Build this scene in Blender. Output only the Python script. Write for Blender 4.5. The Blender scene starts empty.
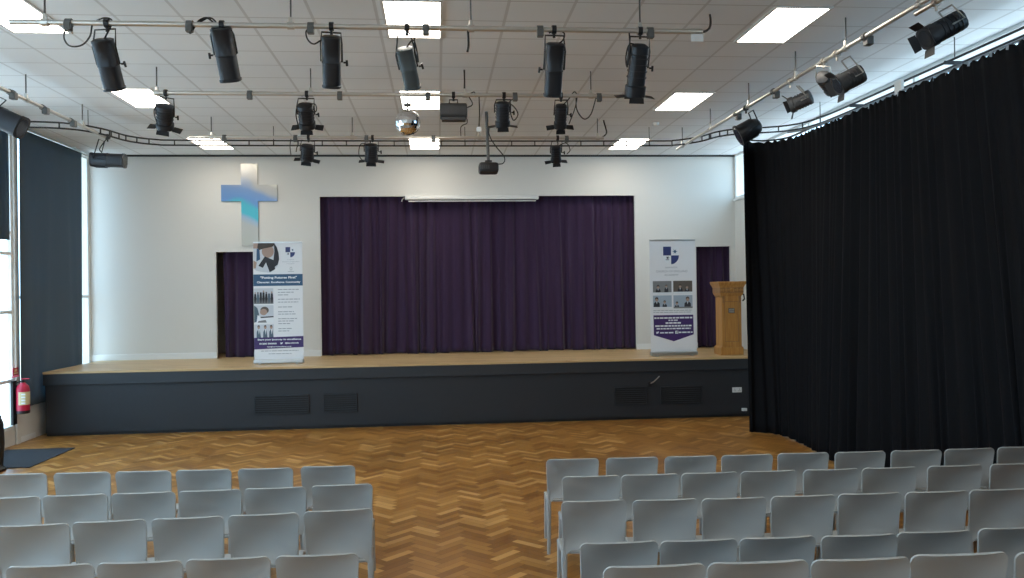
import bpy, bmesh, math, random
from mathutils import Vector, Matrix, Euler
C = bpy.context.scene.collection
PI = math.pi
rnd = random.Random(11)

# ------------------------------------------------------------------ camera
FPX, YAW, PITCH, ROLL = 822.92, .0901, .0027, -.0145
EYE, CEIL, ZS, ZW, HS = 2.2827, 5.009, 14.148, 16.4, 1.0656
Fv = Vector((math.sin(YAW)*math.cos(PITCH), math.cos(YAW)*math.cos(PITCH), math.sin(PITCH)))
r0 = Vector((math.cos(YAW), -math.sin(YAW), 0)); u0 = r0.cross(Fv)
Rv = math.cos(ROLL)*r0 + math.sin(ROLL)*u0
Uv = -math.sin(ROLL)*r0 + math.cos(ROLL)*u0
EYEV = Vector((0, 0, EYE))
def ray(x, y): return Fv + (x-512)/FPX*Rv - (y-289)/FPX*Uv
def at(x, y, Y): d = ray(x, y); return EYEV + d*(Y/d.y)      # survey: where a sight line meets depth Y
def atz(x, y, z): d = ray(x, y); return EYEV + d*((z-EYE)/d.z)
def atx(x, y, X): d = ray(x, y); return EYEV + d*(X/d.x)
cam = bpy.data.cameras.new('camera'); cam.sensor_width = 36; cam.lens = FPX*36/1024; cam.clip_end = 200
co = bpy.data.objects.new('camera', cam); C.objects.link(co)
M = Matrix((Rv, Uv, -Fv)).transposed().to_4x4(); M.translation = EYEV
co.matrix_world = M
bpy.context.scene.camera = co

# ------------------------------------------------------------------ materials
def mat(name, col, rough=.6, metal=0, bump=0, bscale=40, sheen=0, emit=None, estr=0, spec=None, var=0, vscale=6):
    m = bpy.data.materials.new(name); m.use_nodes = True
    nt = m.node_tree; b = nt.nodes['Principled BSDF']
    b.inputs['Base Color'].default_value = (*col, 1); b.inputs['Roughness'].default_value = rough
    b.inputs['Metallic'].default_value = metal
    if spec is not None: b.inputs['Specular IOR Level'].default_value = spec
    if sheen: b.inputs['Sheen Weight'].default_value = sheen; b.inputs['Sheen Roughness'].default_value = .5
    if emit: b.inputs['Emission Color'].default_value = (*emit, 1); b.inputs['Emission Strength'].default_value = estr
    tc = nt.nodes.new('ShaderNodeTexCoord')
    if bump:
        n = nt.nodes.new('ShaderNodeTexNoise'); n.inputs['Scale'].default_value = bscale
        bp = nt.nodes.new('ShaderNodeBump'); bp.inputs['Strength'].default_value = bump; bp.inputs['Distance'].default_value = .01
        nt.links.new(tc.outputs['Object'], n.inputs['Vector'])
        nt.links.new(n.outputs['Fac'], bp.inputs['Height']); nt.links.new(bp.outputs['Normal'], b.inputs['Normal'])
    if var:
        n = nt.nodes.new('ShaderNodeTexNoise'); n.inputs['Scale'].default_value = vscale; n.inputs['Detail'].default_value = 5
        r = nt.nodes.new('ShaderNodeValToRGB')
        r.color_ramp.elements[0].position = .3; r.color_ramp.elements[1].position = .7
        r.color_ramp.elements[0].color = (*[c*(1-var) for c in col], 1); r.color_ramp.elements[1].color = (*[min(1, c*(1+var)) for c in col], 1)
        nt.links.new(tc.outputs['Object'], n.inputs['Vector']); nt.links.new(n.outputs['Fac'], r.inputs['Fac'])
        nt.links.new(r.outputs['Color'], b.inputs['Base Color'])
    return m

def nodes(m): return m.node_tree.nodes, m.node_tree.links
def mth(nt, op, a, b=None, c=None):
    n = nt.nodes.new('ShaderNodeMath'); n.operation = op
    for i, v in enumerate((a, b, c)):
        if v is None: continue
        if isinstance(v, (int, float)): n.inputs[i].default_value = v
        else: nt.links.new(v, n.inputs[i])
    return n.outputs[0]
def ramp(nt, fac, stops):
    r = nt.nodes.new('ShaderNodeValToRGB'); e = r.color_ramp.elements
    while len(e) < len(stops): e.new(.5)
    for el, (p, c) in zip(e, stops): el.position = p; el.color = (*c, 1)
    nt.links.new(fac, r.inputs['Fac']); return r.outputs['Color']

def parquet():
    m = mat('herringbone_parquet', (.3, .15, .05), .36, spec=.35)
    nt = m.node_tree; b = nt.nodes['Principled BSDF']
    tc = nt.nodes.new('ShaderNodeTexCoord'); sp = nt.nodes.new('ShaderNodeSeparateXYZ'); nt.links.new(tc.outputs['Object'], sp.inputs[0])
    W = .082; n = 4; k = 1/(W*math.sqrt(2))
    x, y = sp.outputs[0], sp.outputs[1]
    u = mth(nt, 'MULTIPLY', mth(nt, 'ADD', y, x), k); v = mth(nt, 'MULTIPLY', mth(nt, 'SUBTRACT', y, x), k)
    i = mth(nt, 'FLOOR', u); j = mth(nt, 'FLOOR', v)
    mm = mth(nt, 'FLOORED_MODULO', mth(nt, 'ADD', mth(nt, 'SUBTRACT', i, j), .5), 2*n); mm = mth(nt, 'FLOOR', mm)
    hz = mth(nt, 'LESS_THAN', mm, n-.5); vt = mth(nt, 'SUBTRACT', 1, hz)
    si = mth(nt, 'SUBTRACT', i, mth(nt, 'MULTIPLY', mm, hz))
    sj = mth(nt, 'SUBTRACT', j, mth(nt, 'MULTIPLY', mth(nt, 'SUBTRACT', 2*n-1, mm), vt))
    cb = nt.nodes.new('ShaderNodeCombineXYZ'); nt.links.new(si, cb.inputs[0]); nt.links.new(sj, cb.inputs[1]); nt.links.new(vt, cb.inputs[2])
    wn = nt.nodes.new('ShaderNodeTexWhiteNoise'); wn.noise_dimensions = '3D'; nt.links.new(cb.outputs[0], wn.inputs['Vector'])
    col = ramp(nt, wn.outputs['Value'], [(0, (.26, .108, .022)), (.35, (.35, .158, .034)), (.8, (.42, .202, .047)), (1, (.62, .34, .11))])
    # grain and big worn patches
    no = nt.nodes.new('ShaderNodeTexNoise'); no.inputs['Scale'].default_value = .7; no.inputs['Detail'].default_value = 4
    nt.links.new(tc.outputs['Object'], no.inputs['Vector'])
    mx = nt.nodes.new('ShaderNodeMixRGB'); mx.blend_type = 'MULTIPLY'; mx.inputs[0].default_value = .6
    nt.links.new(col, mx.inputs[1]); nt.links.new(ramp(nt, no.outputs['Fac'], [(.35, (.7, .66, .6)), (.65, (1.1, 1.08, 1.05))]), mx.inputs[2])
    # joints between blocks
    lu = mth(nt, 'SUBTRACT', u, si); lv = mth(nt, 'SUBTRACT', v, sj)
    Lu = mth(nt, 'ADD', 1, mth(nt, 'MULTIPLY', hz, n-1)); Lv = mth(nt, 'ADD', 1, mth(nt, 'MULTIPLY', vt, n-1))
    e1 = mth(nt, 'MINIMUM', lu, mth(nt, 'SUBTRACT', Lu, lu)); e2 = mth(nt, 'MINIMUM', lv, mth(nt, 'SUBTRACT', Lv, lv))
    gap = mth(nt, 'LESS_THAN', mth(nt, 'MINIMUM', e1, e2), .03)
    m2 = nt.nodes.new('ShaderNodeMixRGB'); nt.links.new(mth(nt, 'MULTIPLY', gap, .55), m2.inputs[0]); nt.links.new(mx.outputs[0], m2.inputs[1]); m2.inputs[2].default_value = (.08, .035, .012, 1)
    nt.links.new(m2.outputs[0], b.inputs['Base Color'])
    b.inputs['Roughness'].default_value = .34
    # each block tips a hair in its own direction
    geo = nt.nodes.new('ShaderNodeNewGeometry'); vm = nt.nodes.new('ShaderNodeVectorMath'); vm.operation = 'SUBTRACT'
    nt.links.new(wn.outputs['Color'], vm.inputs[0]); vm.inputs[1].default_value = (.5, .5, .5)
    vs = nt.nodes.new('ShaderNodeVectorMath'); vs.operation = 'SCALE'; vs.inputs['Scale'].default_value = .014; nt.links.new(vm.outputs[0], vs.inputs[0])
    va = nt.nodes.new('ShaderNodeVectorMath'); va.operation = 'ADD'; nt.links.new(vs.outputs[0], va.inputs[0]); nt.links.new(geo.outputs['Normal'], va.inputs[1])
    vn = nt.nodes.new('ShaderNodeVectorMath'); vn.operation = 'NORMALIZE'; nt.links.new(va.outputs[0], vn.inputs[0])
    return m

def ceiling_mat():
    m = mat('ceiling_tiles', (.55, .52, .49), .95, spec=.1)
    nt = m.node_tree; b = nt.nodes['Principled BSDF']
    tc = nt.nodes.new('ShaderNodeTexCoord'); sp = nt.nodes.new('ShaderNodeSeparateXYZ'); nt.links.new(tc.outputs['Object'], sp.inputs[0])
    fx = mth(nt, 'FLOORED_MODULO', mth(nt, 'SUBTRACT', sp.outputs[0], .083-.022+30*.633*-1), .633)
    fy = mth(nt, 'FLOORED_MODULO', mth(nt, 'SUBTRACT', sp.outputs[1], 8.83+.572*-40), .572)
    gx = mth(nt, 'LESS_THAN', fx, .03); gy = mth(nt, 'LESS_THAN', fy, .022)
    cx = mth(nt, 'MULTIPLY', gx, .42); cy = mth(nt, 'MULTIPLY', gy, .5)
    f = mth(nt, 'MAXIMUM', cx, cy)
    ix = mth(nt, 'FLOOR', mth(nt, 'DIVIDE', mth(nt, 'SUBTRACT', sp.outputs[0], .06-30*.633), .633)); iy = mth(nt, 'FLOOR', mth(nt, 'DIVIDE', mth(nt, 'SUBTRACT', sp.outputs[1], 8.83-.572*40), .572))
    cb = nt.nodes.new('ShaderNodeCombineXYZ'); nt.links.new(ix, cb.inputs[0]); nt.links.new(iy, cb.inputs[1])
    wn = nt.nodes.new('ShaderNodeTexWhiteNoise'); nt.links.new(cb.outputs[0], wn.inputs['Vector'])
    base = ramp(nt, wn.outputs['Value'], [(0, (.85, .88, .90)), (1, (.88, .91, .93))])
    mx = nt.nodes.new('ShaderNodeMixRGB'); nt.links.new(f, mx.inputs[0]); nt.links.new(base, mx.inputs[1]); mx.inputs[2].default_value = (.45, .44, .425, 1)
    nt.links.new(mx.outputs[0], b.inputs['Base Color'])
    return m

def planks(name, a, bcol, wy=.09, rough=.4, axis=1):
    m = mat(name, a, rough); nt = m.node_tree; b = nt.nodes['Principled BSDF']
    tc = nt.nodes.new('ShaderNodeTexCoord'); sp = nt.nodes.new('ShaderNodeSeparateXYZ'); nt.links.new(tc.outputs['Object'], sp.inputs[0])
    iy = mth(nt, 'FLOOR', mth(nt, 'DIVIDE', sp.outputs[axis], wy)); ix = mth(nt, 'FLOOR', mth(nt, 'ADD', mth(nt, 'DIVIDE', sp.outputs[0], 1.6), mth(nt, 'MULTIPLY', iy, .37)))
    cb = nt.nodes.new('ShaderNodeCombineXYZ'); nt.links.new(ix, cb.inputs[0]); nt.links.new(iy, cb.inputs[1])
    wn = nt.nodes.new('ShaderNodeTexWhiteNoise'); nt.links.new(cb.outputs[0], wn.inputs['Vector'])
    nt.links.new(ramp(nt, wn.outputs['Value'], [(0, a), (1, bcol)]), b.inputs['Base Color'])
    return m

def wood(name, a, bcol, rough=.45):
    m = mat(name, a, rough); nt = m.node_tree; b = nt.nodes['Principled BSDF']
    tc = nt.nodes.new('ShaderNodeTexCoord'); mp = nt.nodes.new('ShaderNodeMapping'); mp.inputs['Scale'].default_value = (18, 18, 1.6)
    no = nt.nodes.new('ShaderNodeTexNoise'); no.inputs['Scale'].default_value = 1.5; no.inputs['Detail'].default_value = 5
    nt.links.new(tc.outputs['Object'], mp.inputs[0]); nt.links.new(mp.outputs[0], no.inputs['Vector'])
    nt.links.new(ramp(nt, no.outputs['Fac'], [(.3, a), (.7, bcol)]), b.inputs['Base Color'])
    return m

def cloth(name, col, trans=0, tcol=None, sheen=.3, rough=.85):
    m = mat(name, col, rough, bump=.15, bscale=300, sheen=sheen, spec=.15)
    if trans:
        nt = m.node_tree; b = nt.nodes['Principled BSDF']; out = nt.nodes['Material Output']
        t = nt.nodes.new('ShaderNodeBsdfTranslucent'); t.inputs[0].default_value = (*(tcol or col), 1)
        mx = nt.nodes.new('ShaderNodeMixShader'); mx.inputs[0].default_value = trans
        nt.links.new(b.outputs[0], mx.inputs[1]); nt.links.new(t.outputs[0], mx.inputs[2]); nt.links.new(mx.outputs[0], out.inputs[0])
    return m

def glass_mat():
    m = bpy.data.materials.new('window_glass'); m.use_nodes = True; nt = m.node_tree
    for n in list(nt.nodes): nt.nodes.remove(n)
    o = nt.nodes.new('ShaderNodeOutputMaterial'); t = nt.nodes.new('ShaderNodeBsdfTransparent'); g = nt.nodes.new('ShaderNodeBsdfGlossy'); g.inputs['Roughness'].default_value = .02
    fr = nt.nodes.new('ShaderNodeFresnel'); fr.inputs[0].default_value = 1.45
    mx = nt.nodes.new('ShaderNodeMixShader'); nt.links.new(mth(nt, 'MULTIPLY', fr.outputs[0], .06), mx.inputs[0]); nt.links.new(t.outputs[0], mx.inputs[1]); nt.links.new(g.outputs[0], mx.inputs[2]); nt.links.new(mx.outputs[0], o.inputs[0])
    return m

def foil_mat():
    m = mat('foil_painted_reflections', (.6, .6, .6), .28, .3); nt = m.node_tree; b = nt.nodes['Principled BSDF']
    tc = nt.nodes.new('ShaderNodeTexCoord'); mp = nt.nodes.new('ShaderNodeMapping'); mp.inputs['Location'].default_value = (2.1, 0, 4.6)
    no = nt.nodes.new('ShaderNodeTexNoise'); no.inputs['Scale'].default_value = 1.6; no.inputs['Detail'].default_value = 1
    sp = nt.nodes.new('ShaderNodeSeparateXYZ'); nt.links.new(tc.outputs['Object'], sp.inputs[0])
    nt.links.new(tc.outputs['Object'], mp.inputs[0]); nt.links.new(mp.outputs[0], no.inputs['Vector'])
    # reflections in the mirrored cross, painted as colour bands down its height
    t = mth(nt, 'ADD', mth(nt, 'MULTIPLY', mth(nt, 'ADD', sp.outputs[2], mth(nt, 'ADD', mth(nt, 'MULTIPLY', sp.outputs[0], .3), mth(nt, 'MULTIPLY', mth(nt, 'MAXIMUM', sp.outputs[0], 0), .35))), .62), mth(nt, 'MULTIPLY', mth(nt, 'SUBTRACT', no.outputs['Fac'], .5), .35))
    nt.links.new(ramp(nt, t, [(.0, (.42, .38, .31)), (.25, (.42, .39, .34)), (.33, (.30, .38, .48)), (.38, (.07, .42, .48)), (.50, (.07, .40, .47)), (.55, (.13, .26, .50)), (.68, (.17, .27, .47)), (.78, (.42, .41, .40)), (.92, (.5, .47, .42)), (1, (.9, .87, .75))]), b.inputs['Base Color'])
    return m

MT = dict(
    floor=parquet(), ceil=ceiling_mat(), wall=mat('wall_paint', (.72, .70, .655), .85, bump=.03, bscale=60),
    white=mat('white_gloss', (.82, .82, .8), .4), lip=mat('stage_paint_lip', (.021, .025, .030), .5, bump=.1, bscale=15),
    stage=mat('stage_paint', (.017, .020, .025), .55, bump=.15, bscale=12), vent=mat('vent_black', (.01, .01, .01), .6),
    deck=planks('stage_boards', (.52, .34, .16), (.66, .46, .24)), trim=mat('dark_trim', (.03, .03, .03), .6),
    purple=cloth('purple_velour', (.040, .020, .054), sheen=.25), black=cloth('black_serge', (.004, .004, .005), sheen=0),
    blue=cloth('blue_blackout', (.12, .145, .15), .42, (.045, .145, .20), sheen=.1),
    chair=mat('grey_polypropylene', (.385, .39, .38), .45, bump=.04, bscale=400),
    lampb=mat('lamp_black', (.016, .018, .023), .42, .2), lampg=mat('lamp_grey', (.07, .085, .09), .5, .2), flood=mat('lamp_warm_black', (.04, .04, .042), .5),
    steel=mat('galvanised_tube', (.62, .6, .56), .33, .85), rod=mat('rod_dark', (.10, .10, .10), .5, .5), box=mat('socket_grey', (.10, .10, .095), .5),
    cable=mat('cable_black', (.015, .015, .015), .5), yoke=mat('yoke_black', (.02, .02, .022), .45, .3), yokes=mat('yoke_silver', (.45, .42, .37), .4, .7),
    lens=mat('lens_glass', (.03, .035, .04), .08), rail=mat('track_black', (.018, .018, .02), .45), railb=mat('track_aluminium', (.32, .36, .4), .35, .7),
    light=mat('diffuser_lit', (.9, .9, .88), .5, emit=(1, .925, .81), estr=12.5), frame=mat('light_frame', (.75, .74, .72), .5),
    navy=mat('print_navy', (.03, .045, .16), .5), bannerblue=mat('print_blue', (.025, .09, .18), .5), bpurple=mat('print_purple', (.05, .022, .13), .5),
    panel=mat('banner_vinyl', (.80, .80, .81), .5), ink=mat('print_grey_ink', (.36, .37, .4), .6), wink=mat('print_white', (.8, .82, .84), .6), dink=mat('print_dark', (.03, .03, .04), .6),
    skin=mat('print_skin', (.42, .28, .22), .6), hair=mat('print_hair', (.06, .045, .035), .6), blazer=mat('print_blazer', (.02, .02, .026), .6), shirt=mat('print_shirt', (.6, .62, .66), .6), tie=mat('print_tie', (.03, .09, .18), .6), pgrey=mat('print_midgrey', (.22, .22, .22), .6), psky=mat('print_paleblue', (.36, .43, .5), .6), pbrown=mat('print_brown', (.12, .095, .075), .6), pslate=mat('print_slate', (.09, .13, .17), .6),
    alu=mat('aluminium', (.6, .6, .6), .3, .9), oak=wood('lectern_oak', (.36, .155, .032), (.50, .25, .062)), oakd=wood('lectern_carving', (.24, .115, .035), (.36, .18, .06)), plaque=mat('lectern_plaque', (.18, .15, .12), .4, .4),
    red=mat('extinguisher_red', (.5, .012, .05), .3), label=mat('extinguisher_label', (.7, .62, .35), .5), blackp=mat('black_plastic', (.012, .012, .014), .4), mat_=mat('doormat_black', (.018, .022, .03), .95, bump=.4, bscale=250),
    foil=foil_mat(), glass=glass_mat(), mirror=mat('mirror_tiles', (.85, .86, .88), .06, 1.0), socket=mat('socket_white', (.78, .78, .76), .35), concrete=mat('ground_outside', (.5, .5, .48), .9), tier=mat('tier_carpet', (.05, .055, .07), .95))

# ------------------------------------------------------------------ mesh helpers
def obj(name, bm, m, parent=None, smooth=False, kind=None):
    me = bpy.data.meshes.new(name); bm.normal_update(); bm.to_mesh(me); bm.free()
    ms = m if isinstance(m, (list, tuple)) else [m]
    for x in ms: me.materials.append(MT[x] if isinstance(x, str) else x)
    if smooth:
        me.shade_smooth()
        if smooth != 2: me.set_sharp_from_angle(angle=math.radians(40))
    o = bpy.data.objects.new(name, me); C.objects.link(o)
    if parent: o.parent = parent
    if kind: o['kind'] = kind
    return o
def thing(name, label, cat, loc=(0, 0, 0), rotz=0, group=None):
    o = bpy.data.objects.new(name, None); C.objects.link(o); o.empty_display_size = .1
    o.location = loc; o.rotation_euler = (0, 0, rotz); o['label'] = label; o['category'] = cat
    if group: o['group'] = group
    return o
def tag(o, label, cat, group=None):
    o['label'] = label; o['category'] = cat
    if group: o['group'] = group
    return o
def box(bm, x0, x1, y0, y1, z0, z1, bev=0, mi=0, rot=None):
    m = Matrix.Translation(((x0+x1)/2, (y0+y1)/2, (z0+z1)/2)) @ Matrix.Diagonal((abs(x1-x0), abs(y1-y0), abs(z1-z0), 1))
    if rot: m = rot @ m
    r = bmesh.ops.create_cube(bm, size=1, matrix=m)
    fs = set(f for v in r['verts'] for f in v.link_faces)
    for f in fs: f.material_index = mi
    if bev:
        es = list({e for v in r['verts'] for e in v.link_edges})
        bmesh.ops.bevel(bm, geom=es, offset=bev, segments=2, profile=.5, affect='EDGES')
def BX(*a, **k): bm = bmesh.new(); box(bm, *a, **k); return bm
def frame_of(d):
    d = d.normalized(); a = Vector((0, 0, 1)) if abs(d.z) < .9 else Vector((1, 0, 0))
    s = d.cross(a).normalized(); return s, s.cross(d).normalized()
def tube(bm, pts, rad, n=8, caps=True, mi=0, squash=None):
    pts = [Vector(p) for p in pts]; rings = []; s = None
    for i, p in enumerate(pts):
        d = (pts[min(i+1, len(pts)-1)] - pts[max(i-1, 0)]).normalized()
        if s is None: s, t = frame_of(d)
        else:
            s = (s - d*s.dot(d)).normalized(); t = s.cross(d).normalized()
        r = rad[i] if isinstance(rad, (list, tuple)) else rad
        rings.append([bm.verts.new(p + r*(math.cos(2*PI*k/n)*s + math.sin(2*PI*k/n)*t*(squash or 1))) for k in range(n)])
    for a, b in zip(rings, rings[1:]):
        for k in range(n):
            f = bm.faces.new((a[k], a[(k+1) % n], b[(k+1) % n], b[k])); f.material_index = mi
    if caps:
        f = bm.faces.new(rings[0][::-1]); f.material_index = mi; f = bm.faces.new(rings[-1]); f.material_index = mi
def TB(*a, **k): bm = bmesh.new(); tube(bm, *a, **k); return bm
def sweep(bm, A, B, side, prof, n=8, rx=1, ry=1, off=PI/8, sq=None, mi=0):
    """body of revolution-ish along A->B; prof = [(t, r)], rx/ry scale, sq = superellipse power for boxy sections"""
    d = (B-A); dn = d.normalized(); s = (side - dn*side.dot(dn)).normalized(); t = dn.cross(s)
    rings = []
    for tt, r in prof:
        c = A + d*tt; ring = []
        for k in range(n):
            a = off + 2*PI*k/n; ca, sa = math.cos(a), math.sin(a)
            if sq: ca = math.copysign(abs(ca)**sq, ca); sa = math.copysign(abs(sa)**sq, sa)
            ring.append(bm.verts.new(c + s*ca*r*rx + t*sa*r*ry))
        rings.append(ring)
    for a, b in zip(rings, rings[1:]):
        for k in range(n):
            f = bm.faces.new((a[k], a[(k+1) % n], b[(k+1) % n], b[k])); f.material_index = mi
    f = bm.faces.new(rings[0][::-1]); f.material_index = mi; f = bm.faces.new(rings[-1]); f.material_index = mi
def smoothpath(pts, n=8):
    pts = [Vector(p) for p in pts]; out = []
    P = [pts[0]*2-pts[1]] + pts + [pts[-1]*2-pts[-2]]
    for i in range(1, len(P)-2):
        for k in range(n):
            t = k/n; a, b, c, d = P[i-1], P[i], P[i+1], P[i+2]
            out.append(.5*((2*b)+(-a+c)*t+(2*a-5*b+4*c-d)*t*t+(-a+3*b-3*c+d)*t**3))
    out.append(pts[-1]); return out
def resample(pts, n):
    L = [0]
    for a, b in zip(pts, pts[1:]): L.append(L[-1]+(b-a).length)
    out = []; j = 0
    for i in range(n):
        s = L[-1]*i/(n-1)
        while j < len(L)-2 and L[j+1] < s: j += 1
        t = (s-L[j])/max(1e-9, L[j+1]-L[j]); out.append(pts[j].lerp(pts[j+1], min(1, t)))
    return out, L[-1]

# ------------------------------------------------------------------ curtains
def curtain(top, bot, ztop, zbot, fold, amp, seed, nv=26, ptop=.55, sway=.25, hem=0, crisp=.5, ztj=0, per_fold=9, ztf=lambda s: 0):
    """pleated cloth hanging between a plan path at the top and one at the hem"""
    r = random.Random(seed); r2 = lambda i: .3+.7*abs(math.sin(i*.37)*math.sin(i*.113+1))
    tp0 = smoothpath([(x, y, 0) for x, y in top]); bp0 = smoothpath([(x, y, 0) for x, y in bot])
    _, L = resample(tp0, 2)
    nf = max(3, int(L/fold)); n = nf*per_fold+1
    tp, _ = resample(tp0, n); bp, _ = resample(bp0, n)
    ws = [r.uniform(.45, 1.6) for _ in range(nf)]; S = sum(ws); ws = [w/S for w in ws]; am = [r.uniform(.35, 1.2) for _ in range(nf)]; dr = [r.uniform(-1, 1) for _ in range(nf)]
    ph = []; acc = 0
    bounds = [0]
    for w in ws: acc += w; bounds.append(acc)
    bm = bmesh.new(); rows = []
    zoff = [r.uniform(-1, 1) for _ in range(nf+1)]
    for vi in range(nv+1):
        v = vi/nv; row = []
        for i in range(n):
            s = i/(n-1); k = 0
            while k < nf-1 and bounds[k+1] < s: k += 1
            q = (s-bounds[k])/ws[k]
            kk = (k + 1) % nf
            A = am[k]*(1-q)+am[kk]*q; D = dr[k]*(1-q)+dr[kk]*q
            th = 2*PI*(k+q) + D*sway*2.2*v
            w = math.sin(th); w = math.copysign(abs(w)**crisp, w)
            grow = ptop + (1-ptop)*v**.7
            w2 = .35*math.sin(th*.43+1.7+2*v) + .2*math.sin(th*2.3+seed)*(1-.6*v)
            p = tp[i].lerp(bp[i], v)
            a = tp[max(0, i-1)]; b = tp[min(n-1, i+1)]; tn = (b-a).normalized(); nm = Vector((-tn.y, tn.x, 0))
            o = amp*ws[k]*nf*A*grow*(.8*w+w2)
            shear = sway*.06*math.sin(th*.31+seed)*v
            dz = 0
            if vi == 0: dz = ztj*(abs(math.sin(th*.5))-.5)*r2(i) + ztf(s)
            if vi == nv: dz = hem*zoff[k]
            row.append(bm.verts.new((p.x+nm.x*o+tn.x*shear, p.y+nm.y*o+tn.y*shear, ztop+(zbot-ztop)*v+dz)))
        rows.append(row)
    for a, b in zip(rows, rows[1:]):
        for i in range(n-1): bm.faces.new((a[i], a[i+1], b[i+1], b[i]))
    return bm
def solid(o, t=.008):
    m = o.modifiers.new('thickness', 'SOLIDIFY'); m.thickness = t; m.offset = 0; return o

# ------------------------------------------------------------------ text and flat print
def text_bm(s, size, bold=0):
    cu = bpy.data.curves.new('t', 'FONT'); cu.body = s; cu.size = size; cu.align_x = 'CENTER'; cu.align_y = 'CENTER'; cu.offset = bold; cu.resolution_u = 3
    o = bpy.data.objects.new('t', cu); C.objects.link(o)
    dg = bpy.context.evaluated_depsgraph_get(); me = bpy.data.meshes.new_from_object(o.evaluated_get(dg))
    bm = bmesh.new(); bm.from_mesh(me)
    bpy.data.objects.remove(o); bpy.data.curves.remove(cu); bpy.data.meshes.remove(me)
    return bm
def print_text(name, s, x, z, width, height, m, parent, y, bold=0):
    bm = text_bm(s, .1, bold)
    xs = [v.co.x for v in bm.verts]; ys = [v.co.y for v in bm.verts]
    sx = width/(max(xs)-min(xs)); sz = height/(max(ys)-min(ys)); cx = (max(xs)+min(xs))/2; cy = (max(ys)+min(ys))/2
    for v in bm.verts: v.co = Vector((x+(v.co.x-cx)*sx, y, z+(v.co.y-cy)*sz))
    return obj(name, bm, m, parent)
def poly(bm, pts, y, mi=0):
    vs = [bm.verts.new((a, y, b)) for a, b in pts]
    f = bm.faces.new(vs); f.material_index = mi; f.normal_update()
    if f.normal.y > 0: f.normal_flip()
def ell(cx, cz, rx, rz, n=18, a0=0, a1=2*PI): return [(cx+rx*math.cos(a0+(a1-a0)*k/n), cz+rz*math.sin(a0+(a1-a0)*k/n)) for k in range(n)]
def rect(x0, z0, x1, z1): return [(x0, z0), (x1, z0), (x1, z1), (x0, z1)]
def artwork(name, items, parent, y):
    """flat printed picture: items = [(points, material)] later ones on top"""
    names = []; bm = bmesh.new()
    for i, (pts, m) in enumerate(items):
        if m not in names: names.append(m)
        poly(bm, pts, y-.0006*i, names.index(m))
    return obj(name, bm, names, parent)
def word_marks(bm, x0, x1, z, h, y, seed):
    r = random.Random(seed); x = x0
    while x < x1-.01:
        w = min(r.uniform(.03, .09), x1-x); poly(bm, rect(x, z-h/2, x+w, z+h/2), y); x += w+.012

# ================================================================== THE ROOM
XL, XR, YB = -6.605, 6.09, -4.0
bm = BX(XL-.4, XR+.4, YB-.2, 18.2, -.2, 0); obj('floor', bm, 'floor', kind='structure')
bm = BX(XL-.4, XR+.4, YB-.2, 18.2, CEIL, CEIL+.2); obj('ceiling', bm, 'ceil', kind='structure')
PL, PR, PH = -2.2815, 4.0025, 4.1915
bm = bmesh.new()
Ya, Yb = ZW, ZW+.06
for x0, x1, z0, z1 in [(XL-.3, -4.272, 0, CEIL), (-4.272, -3.57, 3.125, CEIL), (-3.57, PL, 0, CEIL), (PL, PR, PH, CEIL), (PR, 5.268, 0, CEIL), (5.268, 5.985, 3.14, CEIL), (5.985, XR+.3, 0, CEIL)]:
    box(bm, x0, x1, Ya, Yb, z0, z1)
obj('wall_back', bm, 'wall', kind='structure')
obj('wall_stage_rear', BX(XL-.3, XR+.3, 17.9, 18.1, 0, CEIL), 'wall', kind='structure')
bm = bmesh.new()
for x0, x1 in [(XL, -4.272), (-3.57, PL), (PR, 5.268), (5.985, XR)]: box(bm, x0, x1, ZW-.022, ZW+.005, HS, HS+.115, .004)
obj('baseboard_back', bm, 'white', kind='structure')
obj('trim_1', BX(XL, XR, ZW-.03, ZW, CEIL-.035, CEIL), 'trim', kind='structure')
obj('wall_rear', BX(XL-.4, XR+.4, YB-.2, YB, 0, CEIL), 'wall', kind='structure')

# left side: low wall, piers and tall windows
bm = bmesh.new()
box(bm, XL-.08, XL, 13.50, 18.0, 0, .60)              # low wall beside the stage
box(bm, XL-.08, XL+.03, 13.51, 13.63, 0, CEIL)        # pier
box(bm, XL-.08, XL, 16.34, 18.0, .6, CEIL)
box(bm, XL-.08, XL, YB, 9.0, 0, .8); box(bm, XL-.08, XL, 12.0, 13.51, 0, .25); box(bm, XL-.08, XL, 9.0, 12.0, 0, .8)
for y in (9.0, 4.5, 0, -4): box(bm, XL-.08, XL+.0, y-.15, y+.15, .8, CEIL)
box(bm, XL-.08, XL, YB, 16.34, CEIL-.05, CEIL)
obj('wall_left', bm, 'wall', kind='structure')
def window(n, X, Y0, Y1, z0, z1, muls, trans, dx=-.035, t=.045):
    e = bmesh.new(); s = X+dx
    for y in [Y0+t/2, Y1-t/2]+list(muls): box(e, s-.03, s+.03, y-t/2, y+t/2, z0, z1)
    for z in [z0+t/2, z1-t/2]+list(trans): box(e, s-.028, s+.028, Y0, Y1, z-t/2, z+t/2)
    w = obj('window_%d' % n, e, 'white', kind='structure')
    g = obj('window_pane', BX(s-.004, s+.004, Y0, Y1, z0, z1), 'glass', w)
    return w
window(1, XL, 13.63, 16.34, .6, CEIL-.05, (14.9,), (2.3,))
window(2, XL, 12.0, 13.51, .25, CEIL-.05, (), (1.0, 2.07, 2.98, 3.3), t=.05)
window(3, XL, 9.15, 12.0, .8, CEIL-.05, (10.6,), (2.3,))
window(4, XL, 4.65, 8.85, .8, CEIL-.05, (6, 7.4), (2.3,))
window(5, XL, .15, 4.35, .8, CEIL-.05, (1.5, 3), (2.3,))
obj('baseboard_left', BX(XL, XL+.015, 13.60, 14.14, 0, .09, .003), 'white', kind='structure')
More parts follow.
